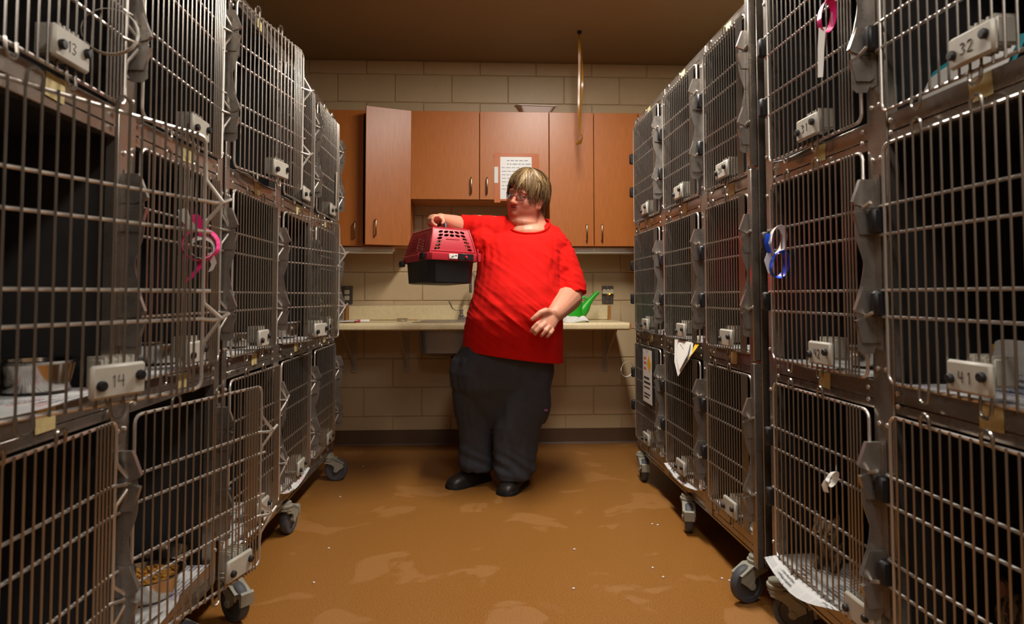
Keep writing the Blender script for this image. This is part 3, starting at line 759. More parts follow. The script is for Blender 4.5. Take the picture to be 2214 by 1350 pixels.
# ------------------------------------------------------------------ the person
PX, PY = .16, 3.76
per = thing('person', 'person in a red T-shirt and charcoal trousers holding up a red and black pet carrier', 'person', (PX, PY, 0))
def rel(p): return (p[0]-PX, p[1]-PY, p[2])
def ering(cx, cy, z, rx, ry, n=28, tilt=0.0, ytilt=0.0, pw=2.25, yback=None):
    out = []
    for k in range(n):
        a = 2*PI*k/n; c, s = math.cos(a), math.sin(a)
        x = rx*math.copysign(abs(c)**(2/pw), c); y = ry*math.copysign(abs(s)**(2/pw), s)
        out.append(rel((cx+x, cy+y, z+tilt*x+(ytilt if y < 0 or yback is None else yback)*y)))
    return out
def limb(mb, pts, seg=16, flat=1.0, up=None):
    """tapered limb with rounded ends; pts = (x,y,z,r)"""
    P = [Vector(rel(p[:3])) for p in pts]; R = [p[3] for p in pts]
    t0 = (P[0]-P[1]).normalized(); t1 = (P[-1]-P[-2]).normalized()
    pp = [P[0]+t0*R[0]*.7, P[0]+t0*R[0]*.45]; rr = [R[0]*.45, R[0]*.83]
    for i in range(len(P)-1):
        for k in range(4):
            t = k/4; pp.append(P[i].lerp(P[i+1], t)); rr.append(R[i]+(R[i+1]-R[i])*t)
    pp += [P[-1], P[-1]+t1*R[-1]*.45, P[-1]+t1*R[-1]*.7]; rr += [R[-1], R[-1]*.83, R[-1]*.45]
    mb.tube(pp, rr, seg, flat=flat, up=up)
# head frame
HC = Vector((.252, 3.715, 1.584)); yaw, roll = math.radians(38), math.radians(15)
hf = Vector((-math.sin(yaw), -math.cos(yaw), -.10)).normalized()
ht = Vector((math.cos(yaw), -math.sin(yaw), 0)); hu = ht.cross(hf)*-1
if hu.z < 0: hu = -hu
ht, hu = ht*math.cos(roll)-hu*math.sin(roll), hu*math.cos(roll)+ht*math.sin(roll)
HM = Matrix((ht, hf, hu)).transposed()        # columns: lateral, forward, up
def H(a, b, c): return HC + HM @ Vector((a, b, c))
def hball(mb, p, r, **kw): mb.ball(rel(H(*p)), r, M=HM, **kw)
sk_ = MB()
for p, r in (((0, -.014, .045), (.086, .104, .094)), ((0, .014, -.022), (.078, .084, .098)), ((0, .008, -.058), (.090, .092, .080)), ((0, .000, -.088), (.088, .086, .062)),
             ((0, .084, -.090), (.030, .020, .020)), ((.012, .012, -.126), (.088, .080, .047)),
             ((0, .114, -.028), (.0155, .014, .0135)), ((.0135, .104, -.031), (.0105, .011, .0095)), ((-.0135, .104, -.031), (.0105, .011, .0095)),
             ((.030, .077, .030), (.032, .016, .012)), ((-.030, .077, .030), (.032, .016, .012)), ((0, .078, .034), (.03, .016, .014)),
             ((.0315, .0795, .0125), (.021, .0128, .0090)), ((-.0315, .0795, .0125), (.021, .0128, .0090)), ((.0315, .078, -.004), (.019, .011, .0075)), ((-.0315, .078, -.004), (.019, .011, .0075)),
             ((.042, .060, -.030), (.034, .030, .030)), ((-.042, .060, -.030), (.034, .030, .030)),
             ((0, .084, -.056), (.032, .014, .018)),
             ((.092, -.016, -.014), (.011, .021, .034)), ((-.092, -.016, -.014), (.011, .021, .034)), ((.094, -.008, -.042), (.010, .011, .012)), ((-.094, -.008, -.042), (.010, .011, .012))):
    hball(sk_, p, r)
sk_.tube([rel(H(0, .088, .024)), rel(H(0, .098, .004)), rel(H(0, .110, -.018)), rel(H(0, .113, -.026))], [.009, .0095, .0115, .0125], 12)
# neck, chest under the shirt, torso core, hips and legs
sk_.loft([ering(.268, 3.775, 1.53, .074, .074), ering(.276, 3.782, 1.475, .086, .078, ytilt=.2), ering(.270, 3.772, 1.44, .106, .092, ytilt=.4), ering(.266, 3.758, 1.405, .122, .112, ytilt=.5), ering(.255, 3.765, 1.33, .15, .12), ering(.20, 3.76, 1.1, .19, .2), ering(.18, 3.76, .85, .21, .2), ering(.14, 3.78, .70, .19, .15)])
sk_.ball(rel((.262, 3.720, 1.390)), (.105, .082, .056))
limb(sk_, [(.02, 3.80, .74, .10), (-.02, 3.84, .45, .062), (-.02, 3.87, .10, .04)])
limb(sk_, [(.25, 3.77, .74, .10), (.22, 3.76, .45, .07), (.20, 3.77, .10, .04)])
# raised arm and fist on the carrier handle
hd = Vector((-math.sin(math.radians(25)), math.cos(math.radians(25)), 0)); hn = Vector((hd.y, -hd.x, 0))
GR = Vector((-.232, 3.605, 1.432))
limb(sk_, [(.10, 3.77, 1.405, .082), (-.02, 3.81, 1.425, .072), (-.105, 3.815, 1.430, .058)])
limb(sk_, [(-.105, 3.815, 1.430, .059), (-.145, 3.755, 1.438, .053), (-.196, 3.675, 1.452, .034), (-.212, 3.648, 1.456, .031)])
PMx = Matrix((hn, hd, Vector((0, 0, 1)))).transposed()
sk_.ball(rel(GR+hd*.012+Vector((0, 0, .026))), (.036, .044, .019), M=PMx)
for k in range(4):
    c = GR+hd*(-.030+.0195*k)
    L_ = (.95, 1.05, 1.0, .85)[k]
    pts = [c+hn*.010+Vector((0, 0, .030)), c-hn*.020*L_+Vector((0, 0, .029)), c-hn*.034*L_+Vector((0, 0, .014)), c-hn*.033*L_+Vector((0, 0, -.004)), c-hn*.016+Vector((0, 0, -.0175)), c-hn*.002+Vector((0, 0, -.019))]
    sk_.tube([rel(q) for q in pts], [.0095, .0105, .0105, .0095, .0088, .0075], 10)
c = GR+hd*(-.020)
sk_.tube([rel(q) for q in (GR+hd*.03+hn*.022+Vector((0, 0, .024)), c+hn*.032+Vector((0, 0, .018)), c-hd*.012+hn*.033+Vector((0, 0, .0)), c-hd*.014+hn*.020+Vector((0, 0, -.012)))], [.014, .0125, .0105, .008], 10)
# hanging arm with relaxed hand
limb(sk_, [(.395, 3.77, 1.33, .070), (.450, 3.74, 1.20, .074), (.482, 3.675, 1.065, .074), (.480, 3.650, 1.035, .073)])
limb(sk_, [(.480, 3.650, 1.035, .073), (0.4476, 3.5777, 1.0109, .068), (0.4020, 3.4737, 0.9701, .051), (0.3770, 3.4300, 0.9505, .042)])
W_ = Vector((0.3730, 3.4270, 0.9475))
sk_.loft([[rel(q) for q in ((Vector(c)+Vector(u)*a*math.cos(2*PI*k/14)+Vector(v)*b*math.sin(2*PI*k/14)) for k in range(14))] for c, a, b, u, v in (
    ((0.3850, 3.4360, 0.9595), .040, .031, (.62, -.12, -.76), (.2, .95, 0)), ((0.3630, 3.4140, 0.9375), .045, .029, (.66, -.1, -.72), (.2, .95, 0)),
    ((0.3450, 3.3960, 0.9165), .048, .026, (.70, -.05, -.68), (.2, .95, 0)), ((0.3360, 3.3860, 0.9045), .047, .022, (.72, 0, -.66), (.2, .95, 0)), ((0.3290, 3.3800, 0.8955), .036, .014, (.72, 0, -.66), (.2, .95, 0)))])
for base, mid, mid2, tip, r in (((0.3090, 3.3820, 0.9225), (0.2830, 3.3580, 0.9045), (0.2620, 3.3560, 0.8825), (0.2530, 3.3680, 0.8655), .0112),
                          ((0.3270, 3.3720, 0.9075), (0.3010, 3.3460, 0.8885), (0.2800, 3.3480, 0.8675), (0.2720, 3.3640, 0.8525), .0116),
                          ((0.3460, 3.3720, 0.8915), (0.3260, 3.3470, 0.8705), (0.3090, 3.3520, 0.8535), (0.3030, 3.3690, 0.8445), .0110),
                          ((0.3650, 3.3790, 0.8765), (0.3490, 3.3590, 0.8585), (0.3360, 3.3640, 0.8445), (0.3300, 3.3780, 0.8395), .0098)):
    sk_.tube([rel(base), rel(mid), rel(mid2), rel(tip)], [r*1.1, r*1.05, r*.95, r*.75], 10)
sk_.tube([rel(q) for q in ((0.3550, 3.4120, 0.9575), (0.3280, 3.3840, 0.9685), (0.3010, 3.3690, 0.9595), (0.2750, 3.3620, 0.9395), (0.2550, 3.3630, 0.9225))], [.021, .0185, .0155, .0130, .0095], 10)
def face_relax(co):
    q = (co+np.array([PX, PY, 0])-np.array(HC[:])) @ np.array(HM)
    a, b, c = q[:, 0], q[:, 1], q[:, 2]
    w_ = ((c > -.118) & (c < .002) & (np.abs(a) < .13) & (np.abs(b) < .14)).astype(float)
    nose = (np.abs(a) < .024) & (b > .092) & (c > -.046); mouth = (np.abs(a) < .034) & (b > .085) & (c > -.074) & (c < -.04)
    eye = (np.abs(a) < .056) & (b > .05) & (c > -.018); ear = (np.abs(a) > .084) & (b < .02) & (b > -.045) & (c > -.056)
    w_ = np.maximum(w_, .30*((c >= .002) & (c < .07) & (b > .02)))
    w_[nose | eye | ear] = 0; w_[mouth] *= .25
    return w_
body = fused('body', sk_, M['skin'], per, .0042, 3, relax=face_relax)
# eyes, mouth, mole
for s in (-1, 1):
    e = MB().ball(rel(H(s*.0315, .0800, .0060)), (.0112, .0112, .0105), M=HM, seg=16, ring=12).build('eye', mat('eye_white', (206, 192, 184), .25), per)
    MB().ball(rel(H(s*.0315-.0036, .0882, .0042)), (.0052, .0034, .0052), M=HM, seg=14, ring=8).build('iris', mat('iris', (70, 84, 92), .15), e)
lp = MB()
for zc, rx, rz, bb in ((-.0520, .0250, .0036, .0962), (-.0605, .0220, .0048, .0955)): lp.ball(rel(H(0, bb, zc)), (rx, .0065, rz), M=HM, seg=18, ring=10)
lp.build('lips', M['lip'], per)
MB().ball(rel(H(0, .0962, -.0562)), (.0205, .0060, .0013), M=HM, seg=16, ring=8).build('mouth', mat('mouth_line', (70, 28, 26), .6), per)
bw = MB()
for s in (-1, 1): bw.tube([rel(H(s*.015, .0945, .034)), rel(H(s*.032, .0945, .037)), rel(H(s*.050, .079, .030))], [.0016, .0024, .0014], 6, flat=.6)
bw.build('eyebrows', M['hair2'], per)
MB().ball(rel(H(.030, .0985, -.092)), (.0026, .0015, .0024), M=HM, seg=8, ring=6).build('mole', M['hair3'], per)
# glasses
gl = MB()
def lensring(s, n=18):
    pts = []
    for k in range(n):
        a = 2*PI*k/n; x = .0235*math.copysign(abs(math.cos(a))**.75, math.cos(a)); z = .0145*math.copysign(abs(math.sin(a))**.75, math.sin(a))
        pts.append(H(s*.0335+x, .1035-.9*(abs(s*.0335+x)-.01)**2*6, .001+z))
    return pts
for s in (-1, 1):
    p = lensring(s); gl.tube([rel(q) for q in p], .0011, 6, closed=True)
    gl.tube([rel(q) for q in p[1:9]], .0016, 6)
    gl.tube([rel(H(s*.058, .092, .008)), rel(H(s*.074, .080, .010)), rel(H(s*.082, .05, .009)), rel(H(s*.088, -.005, .006)), rel(H(s*.090, -.02, -.01))], [.0022, .0024, .0022, .0018, .0014], 6)
gl.tube([rel(H(-.0105, .1035, .005)), rel(H(-.004, .1085, .009)), rel(H(.004, .1085, .009)), rel(H(.0105, .1035, .005))], .0013, 6)
gls = gl.build('glasses', mat('dark_spectacle_frame', (44, 36, 34), .35, metal=.4), per)
lens = MB()
for s in (-1, 1):
    p = [Vector(rel(q)) for q in lensring(s)]; lens.loft([p, [q+hf*.0008 for q in p]])
lm_ = bpy.data.materials.new('spectacle_lens'); lm_.use_nodes = True
b_ = lm_.node_tree.nodes['Principled BSDF']; b_.inputs['Transmission Weight'].default_value = 1; b_.inputs['Roughness'].default_value = 0; b_.inputs['IOR'].default_value = 1.02
lens.build('lens', lm_, gls)

# hair: cap plus many damp locks
hr = MB(); rh = random.Random(11)
def scalp(az, el, k=1.0):
    """az 0 = forward, + toward image right; el 0 = ear level, 90 = crown"""
    a, e = math.radians(az), math.radians(el)
    ce = math.cos(e) if el > 0 else 1-.10*(el/60)**2
    z = .048+.100*k*math.sin(e) if el > 0 else .048+.00185*el
    return Vector((.093*k*ce*math.sin(a), -.014+(.108 if math.cos(a) > 0 else .122)*k*ce*math.cos(a), z))
# base cap
def capring(el, k):
    out = []
    for i in range(36):
        az = -180+360*i/36
        front = max(0, math.cos(math.radians(az)))
        side = math.exp(-((abs(az)-75)/22)**2)
        e = el if el > 50 else el+(50-el)*min(1, front**1.1*1.15)+side*(12 if el < 0 else 0)
        out.append(rel(H(*scalp(az, min(e, 84), k))))
    return out
hr.loft([capring(-40, 1.02), capring(-40, 1.07), capring(-18, 1.10), capring(8, 1.11), capring(32, 1.10), capring(52, 1.10), capring(64, 1.09), capring(76, 1.09), capring(83, 1.085)], mi=2)
def lock(az, root_el, end_el, drift, amp, r0, k0=1.10, flare=.0, mi=0, n=10):
    wob = rh.uniform(0, 6); pts = []; kj = rh.uniform(-.012, .03)
    for k in range(n):
        t = k/(n-1); e = root_el+(end_el-root_el)*t**1.15
        a = az*(.45+.55*min(1, t*2.0)) if abs(az) < 110 else az
        a += drift*t + amp*math.sin(wob+4.5*t)*t
        q = scalp(a, e, k0+kj+.03*math.sin(PI*t)+flare*t*t)
        pts.append(rel(H(*q)))
    rr_ = [r0*(.55+.45*math.sin(PI*min(1, (k+1.5)/n)))*(1 if k < n-4 else max(.12, (n-1-k)/3.6)) for k in range(n)]
    hr.tube(pts, rr_, 5, mi=mi, flat=.5)
def pick(light): return rh.choices((0, 1, 2), weights=(5, light, 3))[0]
for i in range(360):                         # sides, crown and back
    az = rh.choice((-1, 1))*rh.uniform(52, 180)
    end = rh.uniform(-78, -42) if abs(az) > 104 else rh.uniform(-50, -22)
    lock(az, rh.uniform(60, 88), end, rh.uniform(-12, 12), rh.uniform(2, 9), rh.uniform(.0030, .0062), 1.10, rh.uniform(-.02, .07), pick(2.6))
for i in range(120):                          # broken fringe, swept towards the temples
    az = rh.uniform(-58, 60)
    end = rh.uniform(2, 24) if az < -6 else (rh.uniform(-18, 14) if az < 40 else rh.uniform(-34, 6))
    lock(az, rh.uniform(54, 80), end, rh.uniform(-14, 18), rh.uniform(3, 9), rh.uniform(.0026, .0050), 1.09, rh.uniform(-.01, .05), pick(4.5))
for i in range(70):                          # loose surface strands
    az = rh.uniform(-170, 170)
    lock(az, rh.uniform(66, 88), rh.uniform(-12, 40), rh.uniform(-30, 30), rh.uniform(5, 14), rh.uniform(.0016, .0030), 1.14, rh.uniform(.0, .05), pick(8))
for az, el, d_ in ((40, -16, 4), (46, -30, -3), (50, -34, 2), (55, -24, 5), (36, -8, 8), (62, -34, 0), (12, 0, 4), (24, -4, 6), (-12, 6, -5), (-44, -14, 0), (-52, -26, 0)):
    lock(az, 60, el, d_, 4, .0042, 1.09, .02, pick(2))
for az, el in ((104, -46), (112, -56), (120, -60), (128, -64), (136, -62), (144, -64), (152, -62), (160, -60)):
    lock(az, 58, el, rh.uniform(-6, 6), 4, .0050, 1.11, .05, pick(1.5), 12)
for az, el in ((116, -52), (124, -56), (132, -50), (122, -44)):
    lock(az, 58, el, 8, 5, .0040, 1.12, .24, pick(2), 12)
hr.build('hair', [M['hair1'], M['hair2'], M['hair3']], per)

# T-shirt
sh = MB()
sh.loft([ering(.186, 3.740, .716, .276, .236, tilt=-.138), ering(.184, 3.728, .76, .274, .246, tilt=-.12), ering(.184, 3.700, .84, .268, .272, tilt=-.06), ering(.190, 3.690, .92, .261, .290, tilt=-.03),
         ering(.198, 3.694, 1.0, .248, .288), ering(.206, 3.708, 1.09, .235, .266), ering(.214, 3.733, 1.18, .229, .240), ering(.224, 3.750, 1.26, .234, .215), ering(.236, 3.760, 1.33, .226, .185),
         ering(.248, 3.763, 1.39, .196, .158, ytilt=.16, yback=.05), ering(.262, 3.763, 1.432, .156, .138, ytilt=.42, yback=.1), ering(.266, 3.758, 1.456, .122, .120, ytilt=.68, yback=.2), ering(.266, 3.758, 1.436, .098, .096, ytilt=.68, yback=.2)])
limb(sh, [(.31, 3.775, 1.392, .072), (.385, 3.775, 1.364, .084), (.432, 3.765, 1.285, .092)])
limb(sh, [(.36, 3.77, 1.345, .105), (.425, 3.755, 1.245, .112), (.462, 3.72, 1.16, .104)])
sh.loft([[rel(Vector(c)+Vector((.96, .02, .26))*r*math.cos(2*PI*k/22)+Vector((0, .93, -.30))*r*.95*math.sin(2*PI*k/22)) for k in range(22)] for c, r in (((.425, 3.755, 1.25), .108), ((.455, 3.73, 1.17), .107), ((.476, 3.695, 1.10), .104), ((.485, 3.672, 1.048), .103), ((.487, 3.664, 1.036), .101))])
limb(sh, [(.25, 3.77, 1.375, .10), (.12, 3.77, 1.385, .108), (.03, 3.785, 1.405, .088), (-.04, 3.800, 1.425, .073)])
sh.loft([[rel(Vector((x, y, z))+Vector((0, 1, 0))*r*math.cos(2*PI*k/20)+Vector((.10, 0, 1))*r*math.sin(2*PI*k/20)) for k in range(20)] for x, y, z, r in ((.06, 3.78, 1.395, .100), (-.02, 3.795, 1.42, .076), (-.07, 3.805, 1.43, .070), (-.108, 3.81, 1.434, .067))])
sh.ball(rel((.03, 3.76, 1.33)), (.10, .12, .10)); sh.ball(rel((.40, 3.76, 1.31)), (.10, .12, .10))
def nz(x, y, z, s): return mnoise.noise(Vector((x*s, y*s, z*s)))
def shirt_disp(co, nr):
    out = co.copy()
    for i in range(len(co)):
        x, y, z = co[i]; X = x+PX
        if nr[i][2] < -.75 and z < .80: continue
        # folds sweep down from the raised shoulder to the hanging hand
        a = .62*X+.78*z; b = .78*X-.62*z
        f1 = mnoise.noise(Vector((b*2.4, a*17, y*3)))
        f2 = mnoise.noise(Vector((b*4.5+7, a*34, y*5)))
        lo = mnoise.noise(Vector((X*5, z*5, 9)))
        belly = math.exp(-((z-1.02)/.24)**2)
        d = (.0105*(1-2*abs(f1)**.8)*.8+.0062*(.5-abs(f2)*1.6))*(.28+.72*belly)*(.35+1.5*abs(lo))-.003
        # bunching at the armpits
        for ax, az, s in ((.395, 1.165, .085), (.03, 1.30, .08)):
            g = math.exp(-(((X-ax)/s)**2+((z-az)/(s*1.2))**2))
            d += g*.012*mnoise.noise(Vector((X*34, z*13, 2)))
        # sleeve creases
        if X > .41 and z > 1.04: d += .0065*(.5-abs(mnoise.noise(Vector((X*10, z*32+X*16, 1))))*1.6)
        if X < .02 and z > 1.3: d += .0050*mnoise.noise(Vector((X*34-z*12, z*9, 4)))
        out[i] = co[i]+nr[i]*d
    return out
tshirt = fused('t_shirt', sh, M['red'], per, .0058, 2, shirt_disp)
MB().tube(ering(.266, 3.758, 1.458, .122, .120, n=44, ytilt=.68, yback=.2), .0056, 8, closed=True, flat=1.5).build('collar', M['red'], tshirt)
# trousers
tr = MB()
tr.loft([ering(.165, 3.745, .80, .245, .215), ering(.130, 3.755, .70, .276, .205), ering(.122, 3.765, .63, .287, .198), ering(.119, 3.775, .55, .276, .180), ering(.110, 3.78, .48, .225, .140), ering(.09, 3.79, .40, .15, .10), ering(.078, 3.80, .32, .05, .05)])
tr.loft([ering(.0, 3.80, .60, .14, .165), ering(-.020, 3.815, .50, .131, .155), ering(-.026, 3.83, .42, .115, .142), ering(-.020, 3.845, .33, .1035, .128), ering(-.015, 3.855, .24, .096, .118), ering(-.020, 3.86, .16, .097, .118), ering(-.018, 3.855, .115, .100, .120), ering(-.006, 3.85, .085, .086, .11)])
tr.loft([ering(.25, 3.765, .60, .145, .165), ering(.243, 3.76, .50, .146, .162), ering(.232, 3.755, .42, .140, .155), ering(.207, 3.75, .34, .132, .140), ering(.199, 3.75, .25, .122, .128), ering(.196, 3.75, .17, .117, .124), ering(.194, 3.745, .10, .112, .122), ering(.188, 3.74, .062, .098, .112)])
tr.ball(rel((.345, 3.76, .47)), (.050, .10, .13))
def tr_disp(co, nr):
    out = co.copy()
    for i in range(len(co)):
        x, y, z = co[i]
        d = .0110*mnoise.noise(Vector((x*13, y*9, z*2.6)))+.0045*mnoise.noise(Vector((x*34, y*18, z*9+4)))
        if z < .26:
            w_ = min(1, (.26-z)/.10); d += w_*.012*mnoise.noise(Vector((x*7, y*7, z*26+x*12)))
        out[i] = co[i]+nr[i]*d
    return out
trs = fused('trousers', tr, M['trouser'], per, .0062, 4, tr_disp)
MB().box(rel((.352, 3.622, .440)), (.020, .003, .010)).build('pocket_tag', mat('purple_tag', (128, 70, 130), .6), trs, smooth=False)
# cargo pocket flap and seams
MB().tube([rel(q) for q in ((.30, 3.618, .475), (.335, 3.628, .480), (.372, 3.665, .478))], [.004, .005, .004], 6, flat=.5).build('pocket_flap', M['trouser'], trs)
# shoes
def shoe(name, toe, heel, label):
    T, Hh = Vector((toe[0], toe[1], 0)), Vector((heel[0], heel[1], 0)); d = (T-Hh); Lh = d.length; d.normalize(); n_ = Vector((-d.y, d.x, 0))
    up = MB(); rings = []; so = []
    prof = [(.0, .034, .045), (.04, .040, .085), (.18, .042, .100), (.35, .043, .098), (.52, .047, .090), (.66, .052, .074), (.80, .053, .064), (.90, .047, .056), (.965, .034, .043), (.995, .016, .028)]
    for t, hw, hh in prof:
        c = Hh+d*(Lh*t); ring = []
        for k in range(18):
            a = 2*PI*k/18; cx, sz = math.cos(a), math.sin(a)
            zz = .016+(hh-.016)*max(0, sz)**.8 if sz > 0 else .016+.010*sz
            ring.append(rel(c+n_*(hw*math.copysign(abs(cx)**.8, cx))+Vector((0, 0, zz))))
        rings.append(ring)
        so.append([rel(c+n_*(hw+.006)*s+Vector((0, 0, z))) for s, z in ((1, .0), (1, .018), (.9, .021), (-.9, .021), (-1, .018), (-1, .0))])
    up.loft(rings); o = up.build(name, M['shoe'], per)
    c0 = Hh-d*.006; so.insert(0, [rel(c0+n_*.026*s+Vector((0, 0, z))) for s, z in ((1, .0), (1, .018), (.9, .021), (-.9, .021), (-1, .018), (-1, .0))])
    c1 = T+d*.006; so.append([rel(c1+n_*.014*s+Vector((0, 0, z))) for s, z in ((1, .004), (1, .018), (.9, .021), (-.9, .021), (-1, .018), (-1, .004))])
    MB().loft(so).build('sole', M['sole'], o)
    # welt strip along the vamp
    st = MB()
    for s in (-1, 1): st.tube([rel(Hh+d*(Lh*t)+n_*(s*(hw*.93))+Vector((0, 0, hh*.50))) for t, hw, hh in prof[4:8]], .0028, 6)
    st.build('welt', M['shoe'], o)
    return o
shoe('shoe', (-.166, 3.745), (.045, 3.935), 'left')
shoe('shoe', (.125, 3.600), (.245, 3.862), 'right')

# ------------------------------------------------------------------ pet carrier held in the raised hand
th = math.radians(25)
car = thing('pet_carrier', 'red and black plastic pet carrier held up by its top handle', 'pet carrier', (-.214, 3.640, 1.107), th)
car.rotation_euler = (math.radians(-1.2), math.radians(1.5), th)
HX, HY = .138, .198            # half width (short side), half length
def cr(hx, hy, z, ch=.035, r=.0):
    return [(hx, -hy+ch, z), (hx, hy-ch, z), (hx-ch, hy, z), (-hx+ch, hy, z), (-hx, hy-ch, z), (-hx, -hy+ch, z), (-hx+ch, -hy, z), (hx-ch, -hy, z)]
MB().loft([cr(.112, .172, 0, .03), cr(.118, .178, .003, .03), cr(HX-.012, HY-.014, .105, .03), cr(HX-.006, HY-.008, .118, .03), cr(HX-.010, HY-.012, .118, .03), cr(HX-.018, HY-.02, .104, .03), cr(.108, .168, .008, .03)]).build('lower_shell', M['kitblk'], car)
rim = MB().loft([cr(HX, HY, .112, .02), cr(HX+.002, HY+.002, .116, .02), cr(HX+.002, HY+.002, .146, .02), cr(HX-.003, HY-.003, .150, .02), cr(HX-.012, HY-.012, .150, .02), cr(HX-.012, HY-.012, .112, .02)], caps=False)
rim.build('rim', M['kitred'], car)
# upper shell as bars and panels so that the vents are real openings
TZ0, TZ1 = .146, .278
def sidepoint(face, s, t):
    """face 0: -y side (short, camera right), 1: -x side (long), 2: +y, 3: +x ; s in -1..1, t 0..1 from rim to top"""
    hx = HX-.010+( .098-(HX-.010))*t; hy = HY-.010+(.150-(HY-.010))*t; z = TZ0+(TZ1-TZ0)*t
    bul = .006*math.sin(PI*t)
    if face == 0: return Vector((s*(hx), -(hy+bul), z))
    if face == 1: return Vector((-(hx+bul), -s*hy, z))
    if face == 2: return Vector((-s*hx, hy+bul, z))
    return Vector((hx+bul, s*hy, z))
def holes0(i, j, ni, nj):
    return False
up_ = MB()
def shell_face(face, ni, nj, hole):
    """grid sheet with thickness; hole(i,j) leaves the cell open"""
    cen = Vector((0, 0, TZ0))
    def P(i, j, inner):
        p = sidepoint(face, -1+2*i/ni, j/nj)
        if inner:
            n_ = [Vector((0, 1, -.3)), Vector((1, 0, -.3)), Vector((0, -1, -.3)), Vector((-1, 0, -.3))][face]; p = p+n_*.003
        return p
    for i in range(ni):
        for j in range(nj):
            if hole(i, j): continue
            q = [P(i, j, 0), P(i+1, j, 0), P(i+1, j+1, 0), P(i, j+1, 0), P(i, j, 1), P(i+1, j, 1), P(i+1, j+1, 1), P(i, j+1, 1)]
            fs = [(0, 1, 2, 3), (7, 6, 5, 4)]
            if j == 0 or hole(i, j-1): fs.append((4, 5, 1, 0))
            if j == nj-1 or hole(i, j+1): fs.append((3, 2, 6, 7))
            if i == 0 or hole(i-1, j): fs.append((0, 3, 7, 4))
            if i == ni-1 or hole(i+1, j): fs.append((5, 6, 2, 1))
            up_.add(q, fs)
# short side: arch of vents around a blank panel
NI, NJ = 100, 64
VENT = [(q, t) for t in (.87, .73) for q in (-.58, -.29, 0, .29, .58)]+[(sg*(.63+.03*k), .60-.135*k) for k in range(4) for sg in (-1, 1)]
def h0(i, j):
    sx = -1+2*(i+.5)/NI; t = (j+.5)/NJ
    for q, tv in VENT:
        dv = (t-tv)/.052; du = (sx-q)/.112+(.35 if q > .05 else -.35 if q < -.05 else 0)*dv
        if du*du+abs(dv)**3 < 1: return True
    return False
shell_face(0, NI, NJ, h0)
def h1(i, j): return 5 <= j <= 21 and 7 <= i <= 34 and (i % 3 != 0) and (j % 3 != 0)
shell_face(1, 42, 26, h1)
shell_face(2, 30, 26, lambda i, j: 5 <= j <= 21 and 5 <= i <= 24 and (i % 3 != 0) and (j % 3 != 0)); shell_face(3, 42, 26, h1)
up_.loft([cr(.0995, .1515, TZ1-.002, .004), cr(.0995, .1515, TZ1+.001, .004), cr(.092, .144, TZ1+.006, .006), cr(.092, .144, TZ1+.003, .006)])
up_.build('upper_shell', M['kitred'], car, smooth=False)
for f, sg in ((0, -1), (0, 1), (2, -1), (2, 1)): MB().tube([sidepoint(f, sg, k/8)*.994+Vector((0, 0, .0012)) for k in range(9)], .0052, 6).build('corner_bead', M['kitred'], car)
for f in (0,):
    # moulded ridge above the rim and blank panel outline
    MB().tube([sidepoint(0, -.96, .10), sidepoint(0, .98, .10)], .0035, 6).build('ridge', M['kitred'], car)
    MB().tube([sidepoint(0, -.32, .58)-Vector((0, .001, 0)), sidepoint(0, .34, .58)-Vector((0, .001, 0))], .002, 6).build('panel_ridge', M['kitred'], car)
MB().box((-.006, -HY-.005, .132), (.048, .006, .026), bev=.002).build('white_sticker', M['white'], car)
MB().tube([(-.018, -HY-.0085, .126), (-.012, -HY-.0085, .132), (-.004, -HY-.0085, .134)], .0018, 5).tube([(.002, -HY-.0085, .137), (.012, -HY-.0085, .137)], .0016, 5).build('sticker_mark', M['ink'], car)
lt = MB().box((.062, -HY-.006, .131), (.084, .012, .034), bev=.002).build('latch', M['kitblk'], car)
MB().lathe([(.0075, 0), (.0075, .004), (.005, .007), (0, .0075)], c=(.062, -HY-.011, .131), seg=12, M=Matrix.Rotation(PI/2, 3, 'X'), cap=False).build('latch_button', M['kitred'], lt)
MB().box((-HX-.006, -HY+.075, .131), (.012, .060, .036), bev=.002).build('latch', M['kitblk'], car)
MB().box((-HX-.010, HY-.02, .110), (.022, .05, .034), bev=.004).build('hinge_lug', M['kitblk'], car)
MB().box((HX+.004, -HY+.012, .134), (.016, .026, .044), bev=.002).box((HX+.001, -HY+.020, .164), (.008, .014, .028), bev=.002).build('corner_clip', M['kitred'], car)
MB().tube([(-HX-.004, -HY+.135, .112), (-HX-.004, -HY+.135, .158)], .0035, 6).build('side_rib', M['kitred'], car)
# handle
hl = [(0, -.075, TZ1+.002), (0, -.071, TZ1+.030), (0, -.058, TZ1+.044), (0, .050, TZ1+.044), (0, .062, TZ1+.030), (0, .066, TZ1+.002)]
MB().tube(hl, [.010, .0095, .011, .011, .0095, .010], 12).build('handle', mat('grey_handle', (44, 46, 50), .4), car)

